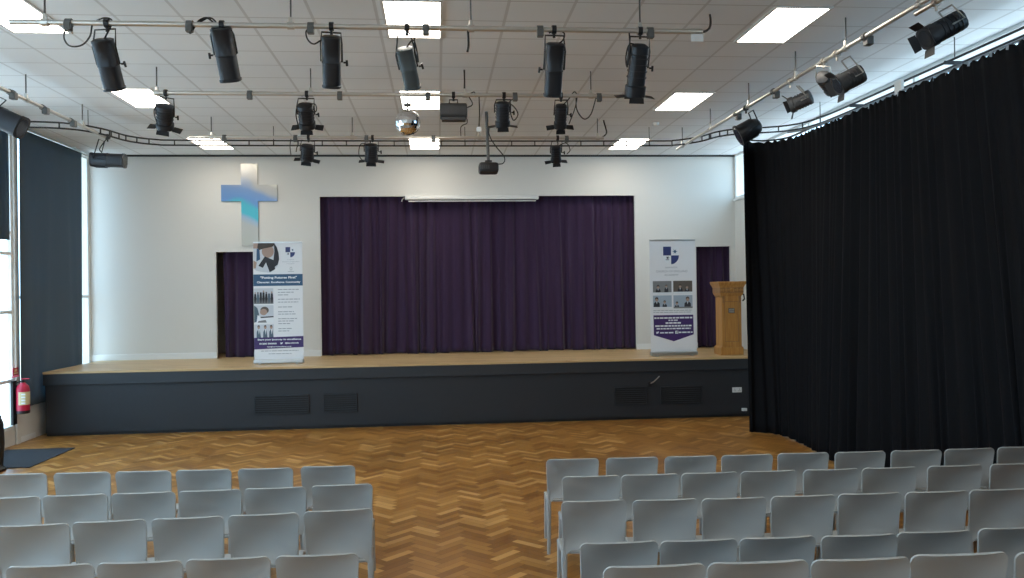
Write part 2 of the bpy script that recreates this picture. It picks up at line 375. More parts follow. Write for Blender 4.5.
obj('trim_2', BX(XL, XL+.05, 13.4, ZW, CEIL-.07, CEIL-.02), 'white', kind='structure')
# right side: wall with a clerestory strip of windows under the ceiling
bm = bmesh.new()
box(bm, XR, XR+.08, YB, 18.0, 0, 4.1); box(bm, XR, XR+.08, 16.36, 18.0, 4.1, CEIL); box(bm, XR, XR+.08, YB, -2, 4.1, CEIL)
obj('wall_right', bm, 'wall', kind='structure')
window(6, XR, -2, 16.36, 4.1, CEIL, (1, 4, 7, 10, 13), (), dx=.035)
obj('trim_3', BX(XR-.05, XR, YB, 16.36, 4.06, 4.1), 'white', kind='structure')
obj('ground', BX(-40, 40, -40, 50, -.5, -.21), 'concrete', kind='structure')

# ================================================================== STAGE
st = thing('stage', 'long dark grey stage platform with pale boards in front of the white wall', 'stage', (0, ZS, 0))
SX0, SX1 = -6.473, XR-.01
obj('deck', BX(SX0, SX1, -.012, 3.7, HS-.035, HS, .003), 'deck', st)
obj('front_lip', BX(SX0, SX1, 0, .08, .842, HS-.036, .006), 'lip', st)
obj('front_panel', BX(SX0+.015, SX1, .045, .10, .05, .845), 'stage', st)
obj('toe_board', BX(SX0+.02, SX1, .075, .12, 0, .06), 'vent', st)
obj('side_panel', BX(SX0+.01, SX0+.06, .1, 2.2, 0, HS-.036), 'stage', st)
def vent(x0, x1, z0, z1):
    bm = bmesh.new(); box(bm, x0, x1, .036, .046, z0, z1)
    v = obj('vent', bm, 'vent', st)
    bm = bmesh.new(); n = 9
    for k in range(n):
        z = z0+.012+(z1-z0-.024)*k/(n-1)
        box(bm, x0+.01, x1-.01, .020, .034, z-.009, z+.006)
    for x in (x0, x1-.012): box(bm, x, x+.012, .018, .036, z0, z1)
    box(bm, x0, x1, .018, .036, z1-.008, z1); box(bm, x0, x1, .018, .036, z0, z0+.008)
    obj('vent_slats', bm, 'stage', v)
for a in [(-3.094, -2.20, .268, .585), (-1.955, -1.39, .275, .588), (3.058, 3.63, .268, .577), (3.877, 4.63, .265, .567)]: vent(*a)
v = obj('socket_plate', BX(5.176, 5.349, .03, .046, .431, .521, .006), 'socket', st)
for x in (5.22, 5.305):
    bm = bmesh.new()
    for dx in (-.012, .012): box(bm, x+dx-.004, x+dx+.004, .026, .031, .455, .468)
    box(bm, x-.004, x+.004, .026, .031, .482, .496)
    obj('socket_holes', bm, 'blackp', v)
bm = TB([(3.70, .03, .63), (3.74, -.02, .66), (3.84, -.05, .76)], .010, 6)
l = obj('latch_bar', bm, 'steel', st)
obj('latch_plate', BX(3.655, 3.735, .02, .046, .57, .665, .005), 'blackp', l)
obj('cable_outlet', BX(5.34, 5.43, .0, .046, .10, .15, .006), 'socket', st)

# ================================================================== PURPLE CURTAINS
zc0 = HS+.012
def purple(name_label, x0, x1, y, zt, seed, fold=.17, amp=.055):
    o = obj('stage_curtain', curtain([(x0, y), ((x0+x1)/2, y+.02), (x1, y)], [(x0, y-.03), ((x0+x1)/2, y), (x1, y-.03)], zt, zc0, fold, amp, seed, hem=.012, sway=.6, crisp=.8), 'purple', smooth=2)
    solid(o); return tag(o, name_label, 'curtain')
xm = at(485, 300, ZW+.35).x
purple('deep purple velour curtain closing the left half of the wide stage opening', PL-.25, xm+.12, ZW+.14, PH+.12, 3)
purple('deep purple velour curtain closing the right half of the wide stage opening', xm-.06, PR+.25, ZW+.20, PH+.12, 5)
purple('narrow dark purple curtain in the doorway behind the blue and white banner', -4.18, -3.3, ZW+.17, 3.2, 8, .16, .05)
purple('narrow dark purple curtain in the doorway behind the wooden lectern', 5.1, 6.1, ZW+.17, 3.2, 9, .14, .05)
# projection screen rolled up at the head of the opening
sc = thing('projection_screen', 'rolled-up white projection screen case at the head of the stage opening', 'screen', (0, ZW-.02, 0))
obj('case', BX(-.617, 2.033, -.09, .02, 4.115, 4.19, .012), 'white', sc)
obj('bottom_bar', BX(-.55, 1.98, -.06, -.02, 4.075, 4.098, .008), 'white', sc)
bm = bmesh.new(); box(bm, -.55, 1.98, -.045, -.04, 4.09, 4.12); obj('screen_fabric', bm, 'dink', sc)
obj('pull_tab', TB([(-.63, -.03, 4.16), (-.67, -.04, 4.12), (-.68, -.04, 4.08)], .012, 6), 'steel', sc)

# ================================================================== CROSS
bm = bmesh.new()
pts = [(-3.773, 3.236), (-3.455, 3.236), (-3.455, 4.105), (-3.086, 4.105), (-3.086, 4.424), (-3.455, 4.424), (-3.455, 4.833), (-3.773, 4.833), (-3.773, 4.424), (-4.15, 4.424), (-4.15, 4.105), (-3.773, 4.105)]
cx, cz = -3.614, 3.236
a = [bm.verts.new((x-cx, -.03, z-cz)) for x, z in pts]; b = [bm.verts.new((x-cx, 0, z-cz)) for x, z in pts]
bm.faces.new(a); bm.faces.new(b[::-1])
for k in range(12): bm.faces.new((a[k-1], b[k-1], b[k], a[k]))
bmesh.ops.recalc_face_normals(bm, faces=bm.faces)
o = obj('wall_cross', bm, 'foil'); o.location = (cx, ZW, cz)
tag(o, 'mirrored foil cross with painted blue reflections fixed to the white wall', 'cross')

# ================================================================== BANNERS
def banner_base(label, x, y, w, h, rz):
    t = thing('roller_banner', label, 'banner', (x, y, HS), rz, 'roll-up banners on the stage')
    b = obj('base_cassette', BX(-w/2-.01, w/2+.01, -.055, .055, .012, .085, .015), 'alu', t)
    bm = bmesh.new()
    for s in (-1, 1): box(bm, s*w*.38-.02, s*w*.38+.02, -.12, .12, 0, .014, .003)
    obj('foot', bm, 'alu', t)
    obj('support_pole', TB([(0, .03, .06), (0, .03, h)], .011, 8), 'alu', t)
    obj('top_rail', BX(-w/2, w/2, -.012, .012, h-.012, h+.014, .004), 'alu', t)
    p = obj('printed_panel', BX(-w/2, w/2, -.003, .003, .075, h), 'panel', t)
    return t, p
k = 2.135/122.5
t, P = banner_base('tall roll-up banner with blue and purple bands, left side of stage', -2.79, 14.78, .842, 2.135, 0)
def LX(x): return (x-277.75)*k
def LZ(y): return (363.5-y)*k
Y0 = -.0045
def R_(x0, y0, x1, y1): return rect(LX(x0), LZ(y1), LX(x1), LZ(y0))
def E_(cx, cy, rx, ry, n=18): return ell(LX(cx), LZ(cy), rx*k, ry*k, n)
def G_(*q): return [(LX(a), LZ(b)) for a, b in q]
curve = [(253.7, 241.4), (275, 241.4), (277, 246), (278.6, 252), (279, 258), (278, 263.5), (275, 268), (271, 271), (268.5, 271.4), (262, 270.6), (257, 269.5), (253.7, 267.5)]
artwork('printed_photo', [(G_(*curve), 'shirt'), (G_((257, 247), (259.8, 247), (260.3, 258), (256.6, 260)), 'tie'), (G_((253.7, 241.4), (260, 241.4), (258, 247), (253.7, 247)), 'skin'),
    (E_(268, 250, 6, 6.5), 'skin'), (G_((258.5, 241.4), (275, 241.4), (273.5, 245), (269.5, 246), (264, 247), (259.5, 248.6), (257.6, 246)), 'hair'),
    (G_((274, 241.4), (277, 246), (278.6, 252), (279, 258), (277.5, 263.5), (274, 266), (273.5, 258), (274.5, 250)), 'blazer'),
    (G_((265, 255), (274, 259), (275, 268), (269.5, 271), (268.5, 268), (266, 261), (263, 266.5), (258.5, 264.5)), 'blazer'),
    (G_((253.7, 259), (257, 261), (256, 267), (253.7, 267)), 'skin'), (G_((257, 266.4), (267, 266.8), (268.5, 271.2), (262, 270.6), (257, 269.3)), 'shirt')], P, Y0)
def quarter(cx, cz, rx, rz, a0): return [(cx, cz)] + [(cx+rx*math.cos(a0+PI/2*i/8), cz+rz*math.sin(a0+PI/2*i/8)) for i in range(9)]
def star(cx, cz, r): return [(cx+(r if i % 2 == 0 else r*.35)*math.cos(PI*i/6), cz+(r if i % 2 == 0 else r*.35)*math.sin(PI*i/6)) for i in range(12)]
def shield(X, Z, w, h, par, y):
    top = [(X-w/2, Z+h/2), (X+w/2, Z+h/2), (X+w/2, Z)]
    arc = [(X+w/2*math.cos(-PI/2*i/8), Z+h/2*math.sin(-PI/2*i/8)) for i in range(9)]; arc2 = [(X-w/2*math.sin(PI/2*i/8), Z-h/2*math.cos(PI/2*i/8)) for i in range(9)]
    it = [(top+arc+arc2, 'wink'), (rect(X-w/2, Z, X, Z+h/2), 'navy'), (quarter(X, Z, w/2, h/2, -PI/2), 'navy'),
          (star(X+w*.25, Z+h*.22, w*.17), 'tie'), (star(X-w*.22, Z-h*.13, w*.13), 'dink'), (ell(X-w*.24, Z-h*.24, w*.13, h*.035, 10), 'ink'),
          (rect(X-.0015, Z-h/2+.01, X+.0015, Z+h/2), 'ink')]
    return artwork('crest', it, par, y)
shield(LX(290.1), LZ(251), 9.4*k, 10.4*k, P, Y0)
print_text('crest_lettering', 'HARWICK', LX(290.5), LZ(258.6), 7*k, .8*k, 'ink', P, Y0)
print_text('crest_lettering', 'CHURCH OF ENGLAND', LX(290.5), LZ(260.6), 17*k, .9*k, 'ink', P, Y0)
print_text('crest_lettering', 'ACADEMY', LX(290.3), LZ(262.6), 8*k, .8*k, 'ink', P, Y0)
artwork('small_emblem', [(E_(290.6, 267.6, 1.2, 1.8, 10), 'pgrey'), (E_(290.6, 267.6, .9, 1.5, 10), 'panel'), (R_(287.5, 270.4, 293.5, 270.8), 'ink')], P, Y0)
bb = artwork('blue_band', [(R_(253.4, 273.1, 302.1, 284.8), 'bannerblue')], P, Y0)
print_text('band_lettering', '"Putting Futures First"', LX(278.3), LZ(276.7), 36*k, 3.1*k, 'wink', P, Y0-.002, .004)
print_text('band_lettering', 'Character. Excellence. Community', LX(278.3), LZ(281.3), 43*k, 2.5*k, 'wink', P, Y0-.002, .004)
def crowd(x0, y0, x1, y1, seed, bg, n=7, leg='pslate'):
    r = random.Random(seed); it = [(R_(x0, y0, x1, y1), bg), (R_(x0, y0+(y1-y0)*.62, x1, y1), 'pgrey')]
    w = (x1-x0)/n
    for i in range(n):
        c = x0+w*(i+.5); hy = y0+(y1-y0)*r.uniform(.18, .3)
        c = min(max(c, x0+1.3), x1-1.3)
        it.append((G_((c-.9, hy+1), (c+.9, hy+1), (c+1.25, y0+(y1-y0)*.62), (c+.6, y1-1.2), (c+.15, y1-.4), (c-.1, y0+(y1-y0)*.7), (c-.4, y1-.4), (c-.9, y1-1.2), (c-1.25, y0+(y1-y0)*.62)), ['blazer', 'pslate', 'dink', 'blazer'][i % 4]))
        it.append((E_(c, hy, .75, 1.0, 8), ['skin', 'hair', 'shirt'][i % 3]))
    return it
artwork('printed_photo', crowd(253.6, 287.2, 272.8, 302.8, 2, 'shirt', 7), P, Y0)
artwork('printed_photo', [(R_(253.6, 304.2, 272.8, 321.6), 'shirt'), (G_((253.6, 304.2), (257, 307), (258.5, 313), (257, 320), (253.6, 321.6)), 'pslate'), (E_(264, 309.2, 4.2, 3.6), 'pbrown'), (E_(263, 311, 3.6, 3.2), 'skin'),
    (G_((257, 314), (262, 317), (272.8, 315.6), (272.8, 321.6), (256, 321.6)), 'wink'), (G_((260, 315.8), (272.8, 315.2), (272.8, 316.4), (260, 317)), 'dink'), (G_((258, 320), (265, 319), (266, 321.6), (257, 321.6)), 'pgrey')], P, Y0)
artwork('printed_photo', [(R_(253.6, 323.5, 272.8, 337), 'shirt')] + [q for c, s in ((258, 0), (264.5, 1), (270.4, 0)) for q in ((G_((c-2.3, 337), (c-2, 331), (c-.4, 328), (c+1, 329), (c+2.2, 337)), 'pslate'), (G_((c-.4, 328), (c+.8, 329), (c+.1, 334)), 'wink'), (E_(c, 326.4, 1.3, 1.7, 10), 'skin'), (G_((c-1.4, 326), (c-.8, 324.3), (c+.8, 324.2), (c+1.3, 326), (c, 325.3)), 'hair'))], P, Y0)
for i, (y, x1) in enumerate([(288.6, 298), (291.4, 293), (294, 287.5), (298.4, 299), (301.3, 297.5), (306.2, 291.5), (311, 293), (313.4, 294.5), (318, 297), (320.4, 293.5), (323, 289), (328, 291.5), (330.4, 288)]):
    if i in (0, 3, 5, 6, 8, 11): bm = bmesh.new()
    word_marks(bm, LX(277.3), LX(x1), LZ(y), .014, Y0, i)
    if i in (2, 4, 5, 7, 10, 12): obj('small_print', bm, 'ink', P)
artwork('purple_band', [(G_((253.4, 336.8), (302.1, 335.8), (302.1, 346.9), (253.4, 348.5)), 'bpurple')], P, Y0-.006)
print_text('band_lettering', 'Start your journey to excellence', LX(278.3), LZ(339), 43*k, 2.3*k, 'wink', P, Y0-.008, .004)
print_text('band_lettering', '01200 500000', LX(267), LZ(342.9), 17*k, 1.7*k, 'wink', P, Y0-.008, .004)
print_text('band_lettering', '@harwickcofe', LX(290.6), LZ(342.7), 13.5*k, 1.8*k, 'wink', P, Y0-.008, .004)
def bird(x, z, s): return [(x+a*s, z+b*s) for a, b in [(-1, -.7), (-.3, -.9), (.5, -.6), (.9, .1), (1.2, .5), (.8, .5), (.9, .9), (.5, .7), (.1, .7), (-.05, .25), (-.6, .4), (-.9, .8), (-1, .2), (-.7, -.1), (-.9, -.2), (-.5, -.5)]]
artwork('bird_mark', [(bird(LX(280.3), LZ(342.7), .021), 'wink')], P, Y0-.008)
print_text('band_lettering', 'info@harwickacademy.co.uk', LX(278.2), LZ(346.2), 24*k, 1.5*k, 'wink', P, Y0-.008, .003)
bm = bmesh.new(); word_marks(bm, LX(260), LX(297), LZ(350.3), .012, Y0, 71); word_marks(bm, LX(267.5), LX(290), LZ(353.2), .012, Y0, 72); obj('small_print', bm, 'ink', P)

k2 = 2.085/114.5
t, P = banner_base('pale blue-grey roll-up banner with shield and purple arrow panel, beside lectern', at(673.9, 354, 14.62).x, 14.62, .85, 2.10, 0)
def LX(x): return (x-673.3)*k2
def LZ(y): return (355-y)*k2
k = k2
shield(LX(671.8), LZ(254.8), 16*k2, 17.6*k2, P, Y0)
print_text('crest_lettering', 'HARWICK', LX(672), LZ(266.8), 12.5*k, 1.7*k, 'ink', P, Y0)
print_text('crest_lettering', 'CHURCH OF ENGLAND', LX(672.3), LZ(270.6), 32*k, 2.1*k, 'ink', P, Y0)
print_text('crest_lettering', 'ACADEMY', LX(672), LZ(274.2), 14.5*k, 1.9*k, 'ink', P, Y0)
def duo(x0, y0, x1, y1, bg, a, b, table='wink', h1='hair', h2='pbrown'):
    w = x1-x0; h = y1-y0
    it = [(R_(x0, y0, x1, y1), bg)]
    for cx, cy, s, cl, hr in ((x0+w*a[0], y0+h*a[1], a[2], 'blazer', h1), (x0+w*b[0], y0+h*b[1], b[2], 'dink', h2)):
        l, r = max(x0, cx-2.6*s), min(x1, cx+2.6*s)
        it += [(G_((l, y1), (l+.2, cy+3.2*s), (cx-1*s, cy+1.9*s), (cx+1*s, cy+1.9*s), (r-.2, cy+3.2*s), (r, y1)), cl), (G_((cx-.6*s, cy+1.9*s), (cx+.6*s, cy+1.9*s), (cx, min(y1, cy+4*s))), 'shirt'),
               (E_(cx, cy, 1.35*s, 1.75*s, 12), 'skin'), (G_((cx-1.5*s, cy+.2*s), (cx-1.2*s, cy-1.5*s), (cx, cy-2*s), (cx+1.2*s, cy-1.5*s), (cx+1.5*s, cy+.2*s), (cx, cy-.8*s)), hr)]
    it.append((R_(x0, y1-h*.12, x1, y1), table)); return it
artwork('printed_photo', duo(652.8, 280.2, 671.8, 293, 'pgrey', (.28, .45, 1), (.72, .4, .8)), P, Y0)
artwork('printed_photo', duo(673.6, 280.2, 693, 292.6, 'pbrown', (.36, .42, 1), (.72, .5, .95)), P, Y0)
artwork('printed_photo', duo(652.8, 294.6, 671.8, 307.6, 'psky', (.2, .3, 1.2), (.62, .5, .9)), P, Y0)
artwork('printed_photo', duo(673.6, 294.6, 693, 307.6, 'psky', (.18, .6, .9), (.74, .3, 1.3), 'pgrey'), P, Y0)
bm = bmesh.new(); word_marks(bm, LX(653), LX(692), LZ(309.6), .011, Y0, 81); word_marks(bm, LX(653), LX(692), LZ(311.5), .011, Y0, 82); obj('small_print', bm, 'ink', P)
artwork('arrow_panel', [(G_((653, 314.2), (693.6, 314.2), (693.8, 333.8), (673.4, 340.4), (653.2, 334)), 'bpurple')], P, Y0)
bm = bmesh.new()
for i, (y, a, b, h) in enumerate([(317, 653.8, 692.8, 1.5), (319.4, 668.2, 678.6, 1.2), (322.1, 665.2, 681.8, 1.6), (325, 654.6, 691.6, 1.5), (327.7, 656, 691, 1.3), (331.7, 659.4, 673, 1.4), (331.6, 678.4, 692.6, 1.4)]):
    word_marks(bm, LX(a), LX(b), LZ(y), h*k, Y0-.002, 90+i)
obj('panel_small_print', bm, 'wink', P)
artwork('bird_mark', [(bird(LX(656.8), LZ(331.4), .027), 'wink')], P, Y0-.002)
fx, fz = LX(676.4), LZ(331.4)
artwork('letter_mark', [(rect(fx-.027, fz-.027, fx+.027, fz+.027), 'wink'), (rect(fx+.0, fz-.027, fx+.009, fz+.014), 'bpurple'), (rect(fx-.01, fz-.002, fx+.02, fz+.006), 'bpurple'), (rect(fx+.003, fz+.012, fx+.02, fz+.019), 'bpurple')], P, Y0-.002)

# ================================================================== LECTERN
t = thing('lectern', 'carved golden oak lectern standing on the stage by the black curtain', 'lectern', (at(728.6, 340, 14.72).x, 14.62+.1, HS)); t.scale = (.77, .9, 1.01)
def cyma(z0, z1, w0, w1, d0, d1, n=6):
    bm = bmesh.new(); rings = []
    for i in range(n+1):
        q = i/n; e = q-.11*math.sin(2*PI*q); w = w0+(w1-w0)*e; d = d0+(d1-d0)*e; z = z0+(z1-z0)*q
        rings.append([bm.verts.new(p) for p in ((-w/2, -d/2, z), (w/2, -d/2, z), (w/2, d/2, z), (-w/2, d/2, z))])
    for a, b in zip(rings, rings[1:]):
        for j in range(4): bm.faces.new((a[j], a[(j+1) % 4], b[(j+1) % 4], b[j]))
    bm.faces.new(rings[0][::-1]); bm.faces.new(rings[-1]); return bm
obj('plinth', BX(-.275, .275, -.22, .22, 0, .135, .012), 'oak', t)
obj('plinth_moulding', cyma(.135, .165, .53, .47, .42, .37), 'oak', t)
obj('body', BX(-.235, .235, -.185, .185, .16, 1.06, .006), 'oak', t)
bm = bmesh.new()
for x0, x1, z0, z1 in ((-.235, -.17, .16, 1.06), (.17, .235, .16, 1.06), (-.17, .17, .16, .235), (-.17, .17, .97, 1.06)): box(bm, x0, x1, -.203, -.18, z0, z1, .004)
obj('panel_frame', bm, 'oak', t)
bm = bmesh.new()
for x0, x1, z0, z1 in ((-.17, -.155, .235, .97), (.155, .17, .235, .97), (-.155, .155, .235, .25), (-.155, .155, .955, .97)): box(bm, x0, x1, -.194, -.18, z0, z1, .003)
obj('panel_bead', bm, 'oakd', t)
obj('neck_moulding', cyma(1.05, 1.12, .49, .56, .39, .45), 'oak', t)
obj('frieze', BX(-.285, .285, -.235, .235, 1.12, 1.22, .006), 'oakd', t)
bm = bmesh.new()
for i in range(13):
    x = -.255+i*.0425; bmesh.ops.create_uvsphere(bm, u_segments=8, v_segments=6, radius=.02, matrix=Matrix.Translation((x, -.236, 1.17)) @ Matrix.Diagonal((.85, .5, 1.5 if i % 2 else 1, 1)))
bmesh.ops.create_uvsphere(bm, u_segments=10, v_segments=6, radius=.04, matrix=Matrix.Translation((0, -.238, 1.17)) @ Matrix.Diagonal((1.2, .4, .9, 1)))
obj('frieze_carving', bm, 'oak', t, smooth=2)
obj('cornice', cyma(1.215, 1.29, .58, .66, .48, .54), 'oak', t)
bm = bmesh.new(); rot = Matrix.Rotation(math.radians(3), 4, 'X'); box(bm, -.335, .335, -.275, .27, 1.285, 1.325, .006); obj('reading_top', bm, 'oak', t)
bm = bmesh.new()
for s in (-1, 1):
    box(bm, s*.2-.028, s*.2+.028, -.225, -.19, 1.0, 1.06, .006); box(bm, s*.2-.022, s*.2+.022, -.215, -.19, .94, 1.0, .008)
obj('corbel', bm, 'oakd', t)
pq = obj('plaque', BX(-.075, .075, -.199, -.183, .755, .845, .003), 'plaque', t)
bm = bmesh.new()
for i in range(4): box(bm, -.055+.03*i, -.035+.03*i, -.2035, -.198, .80, .83); box(bm, -.055+.03*i, -.032+.03*i, -.2035, -.198, .765, .79)
obj('plaque_letters', bm, 'steel', pq)
obj('microphone_clip', TB([(.30, -.05, 1.12), (.36, -.07, 1.08), (.37, -.08, 1.0), (.33, -.06, .97)], .016, 8), 'blackp', t)

# ================================================================== CURTAINS, SIDES
o = obj('black_curtain', curtain([(4.72, 12.28), (4.90, 12.46), (5.12, 12.40), (5.27, 12.0), (5.31, 11.3), (5.31, 10), (5.33, 8), (5.36, 6), (5.36, 2.6)], [(4.84, 12.55), (5.0, 12.55), (5.2, 12.25), (5.24, 11.9), (5.20, 11.2), (5.08, 10.2), (5.3, 9), (5.62, 7.6), (5.66, 6), (5.6, 2.6)],
    4.50, .015, .155, .042, 21, nv=30, hem=.0, sway=.7, crisp=1, ztj=.05, ptop=.3, per_fold=9, ztf=lambda s: .07*max(0, 1-s/.12)), 'black', smooth=2)
solid(o); tag(o, 'floor-length black pleated curtain hung along the right side of the hall', 'curtain')
o = obj('window_curtain', curtain([(XL+.09, 13.57), (XL+.10, 14.8), (XL+.08, 15.86)], [(XL+.08, 13.57), (XL+.08, 14.8), (XL+.05, 15.92)], CEIL-.06, .56, .36, .016, 31, ptop=.12, sway=1.4, crisp=1), 'blue', smooth=2)
solid(o, .006); tag(o, 'grey-blue full-length blackout curtain over the left window beside the stage', 'curtain')
o = obj('window_curtain', curtain([(XL+.12, 12.1), (XL+.12, 12.7), (XL+.10, 13.22)], [(XL+.14, 12.1), (XL+.12, 12.6), (XL+.10, 13.2)], CEIL-.06, 3.17, .2, .04, 33, ptop=.5, sway=1.0), 'blue', smooth=2)
solid(o, .006); tag(o, 'short bunched blue curtain hanging at the far left edge above white window', 'curtain')
tr = thing('window_curtain_rail', 'slim pale curtain rail along the head of the left window', 'curtain rail', (XL+.1, 13.4, CEIL-.05))
obj('rail', BX(-.02, .02, -1.5, 2.9, 0, .03, .004), 'alu', tr); obj('end_stop', BX(-.03, .03, 2.9, 2.95, -.01, .05), 'white', tr)

ZB = 4.70; KB = 2.4173/2.2673
# ================================================================== CURTAIN TRACK LADDER
tk = thing('curtain_track', 'black ladder-like double curtain track curving round under the ceiling', 'curtain track', (0, 12.7, 4.55))
def TL(x, y, z): return Vector((x, y-12.7, z-4.55))
zu, zl = EYE+(4.62-EYE)*KB, EYE+(4.545-EYE)*KB
pl = [(-6.08, 11.38), (-5.9, 11.4), (-5.28, 11.42), (-4.85, 11.55), (-4.6, 11.9), (-4.45, 12.4), (-4.15, 12.68), (-3.6, 12.74), (0, 12.76), (3.3, 12.72), (3.75, 12.66), (4.05, 12.35), (4.2, 11.95), (4.45, 11.72), (4.8, 11.62), (5.1, 11.45), (5.27, 11.1), (5.33, 10.4), (5.35, 8), (5.36, 5), (5.36, 2.6)]
sp0 = smoothpath([(x, y, 0) for x, y in pl], 8); sp_ = [p*KB for p in sp0]
obj('upper_rail', TB([TL(p.x, p.y, zu) for p in sp_], .013, 6), 'rail', tk, smooth=1)
obj('lower_rail', TB([TL(p.x, p.y, zl) for p in sp_], .013, 6), 'rail', tk, smooth=1)
rs, L = resample(sp_, 60)
def rung(p): obj('rung', BX(p.x-.008, p.x+.008, p.y-12.7-.008, p.y-12.7+.008, zl-4.55, zu-4.55), 'rail', tk)
for p in rs[1:-1]:
    if not (p.x > 5.2 and p.y < 11.6) : rung(p)
for x, y in [(-4.62, 11.86), (-4.55, 12.05), (-4.5, 12.2), (-4.36, 12.5), (3.95, 12.5), (4.07, 12.3), (4.14, 12.1), (4.22, 11.93)]: rung(Vector((x, y, 0))*KB)
for p in rs[4::8]: obj('hanger_rod', TB([TL(p.x, p.y, zu), TL(p.x, p.y, CEIL)], .006, 6), 'rod', tk)
# the curtain rails proper along the right, with hooks
rp = [TL(p.x, p.y, 4.52) for p in sp0 if p.y < 11.5 and p.x > 4.9]
obj('curtain_rail', TB(rp, .014, 6), 'railb', tk)
rp = [TL(p.x+.16, p.y, 4.58) for p in sp0 if p.y < 11.2 and p.x > 4.9]
obj('curtain_rail', TB(rp, .016, 6), 'railb', tk)
rp = [TL(p.x+.10, p.y, 4.66) for p in sp0 if p.y < 11.2 and p.x > 4.9]
obj('curtain_rail', TB(rp, .012, 6), 'rail', tk)
rp = [TL(4.70, 12.26, 4.60), TL(4.90, 12.46, 4.59), TL(5.12, 12.40, 4.57), TL(5.29, 12.0, 4.54), TL(5.31, 11.3, 4.54)]
obj('curtain_rail', TB(smoothpath(rp), .014, 6), 'rail', tk)
for y in (10.2, 8.2, 6.6, 5.4):
    bm = BX(5.34, 5.54, y-.008-12.7, y+.008-12.7, .05, .09); obj('rail_bracket', bm, 'rail', tk)
bm = BX(5.33, 5.37, 9.0-12.7, 9.0-12.7+.14, -.09, .10, .005); obj('track_joiner', bm, 'socket', tk)
for i in range(26):
    y = 11.2-.31*i-.05*math.sin(i*2.3)
    obj('curtain_hook', TB([TL(5.33, y, 4.52), TL(5.33, y+.01, 4.47)], .014, 5), 'railb', tk)

# ================================================================== CEILING LIGHTS
XC, DX, WX, ZF, DZ, LL = -.469, 3.797, .5305, 15.678, 3.4317, 1.088
cols = {-1: 'left', 0: 'middle', 1: 'right'}; rws = {0: 'nearest the stage wall', 1: 'halfway down the hall', 2: 'nearest row in view'}
for r in range(5):
    for c in (-1, 0, 1):
        x0, y1 = XC+c*DX, ZF-r*DZ
        lab = 'glowing white ceiling panel, %s column, %s' % (cols[c], rws.get(r, 'further back in the hall' if r == 3 else 'last row at the back of the hall'))
        t = thing('ceiling_light', lab, 'ceiling light', (x0+WX/2, y1-LL/2, CEIL), 0, 'ceiling panel lights')
        bm = bmesh.new(); w, l = WX/2, LL/2
        for a in ((-w-.03, -w, -l-.03, l+.03), (w, w+.03, -l-.03, l+.03), (-w, w, -l-.03, -l), (-w, w, l, l+.03)): box(bm, a[0], a[1], a[2], a[3], -.012, .002)
        obj('frame', bm, 'frame', t)
        obj('diffuser', BX(-w, w, -l, l, -.006, .001), 'light', t)
o = obj('smoke_detector', TB([(0, 0, 0), (0, 0, -.03), (0, 0, -.045)], [.055, .05, .03], 16), 'white', smooth=1)
o.location = atz(656, 123, CEIL); tag(o, 'small white round smoke detector on the ceiling right of centre', 'smoke detector')

# ================================================================== LIGHTING BARS
def bar(label, A, B, rods, boxes, top=.024, alongY=False):
    t = thing('lighting_bar', label, 'lighting bar', A, 0, 'ceiling-hung lighting bars'); A = Vector(A); B = Vector(B)
    obj('tube', TB([(0, 0, 0), B-A], top, 12), 'steel', t, smooth=1)
    for q in rods:
        p = A.lerp(B, q)-A
        obj('suspension_rod', TB([p, p+Vector((0, 0, CEIL-A.z+.0))], .008, 6), 'rod', t)
        bm = bmesh.new(); d = (B-A).normalized(); tube(bm, [p-d*.03, p+d*.03], .034, 10); box(bm, p.x-.018, p.x+.018, p.y-.018, p.y+.018, p.z+.02, p.z+.075, .004)
        obj('rod_clamp', bm, 'steel', t)
    for i, q in enumerate(boxes):
        p = A.lerp(B, q)-A; d = (B-A).normalized(); bm = bmesh.new()
        tube(bm, [p-d*.028, p+d*.028], .036, 10)
        if alongY: box(bm, p.x+.0, p.x+.07, p.y-.04, p.y+.04, p.z-.085, p.z+.0, .008)
        else: box(bm, p.x-.03, p.x+.03, p.y-.05, p.y+.015, p.z-.075, p.z-.0, .008)
        obj('socket_box', bm, 'box', t)
    return t
def q_of(A, B, px, Y):
    return (at(px, 30, Y).x-A[0])/(B[0]-A[0])
Y1, Y2, Y3 = 7.08*KB, 9.48*KB, 12.1*KB
A1, B1 = (-3.46*KB, Y1, ZB), (2.36*KB, Y1, ZB)
b1 = bar('nearest silver lighting bar slung across the hall under the ceiling', A1, B1, [q_of(A1, B1, x, Y1) for x in (45, 291, 471, 640)], [q_of(A1, B1, x, Y1) for x in (69, 190, 311, 426, 540, 650)])
A2, B2 = (-3.12*KB, Y2, ZB), (2.28*KB, Y2, ZB)
b2 = bar('middle silver lighting bar across the hall, carrying the mirror ball', A2, B2, [q_of(A2, B2, x, Y2) for x in (142+14, 292+18, 464, 590)], [q_of(A2, B2, x, Y2) for x in (249, 339, 427, 514, 598)])
A3, B3 = (-3.50*KB, Y3, ZB), (2.50*KB, Y3, ZB)
b3 = bar('farthest silver lighting bar across the hall, closest to the stage wall', A3, B3, [q_of(A3, B3, x, Y3) for x in (210, 351, 478, 596)], [q_of(A3, B3, x, Y3) for x in (223, 294, 365, 432, 565)])
A4, B4 = (3.90*KB, 13.05*KB, ZB), (3.90*KB, 4.6*KB, ZB)
b4 = bar('long silver lighting bar running down the right side of the hall', A4, B4, [(13.05-y)/8.45 for y in (12.75, 11.4, 9.95, 8.6, 7.5, 6.3)], [(13.05-y)/8.45 for y in (10.4, 9.2, 7.15)], alongY=True)
A5, B5 = (-4.65*KB, 12.15*KB, ZB), (-4.65*KB, 6.8*KB, ZB)
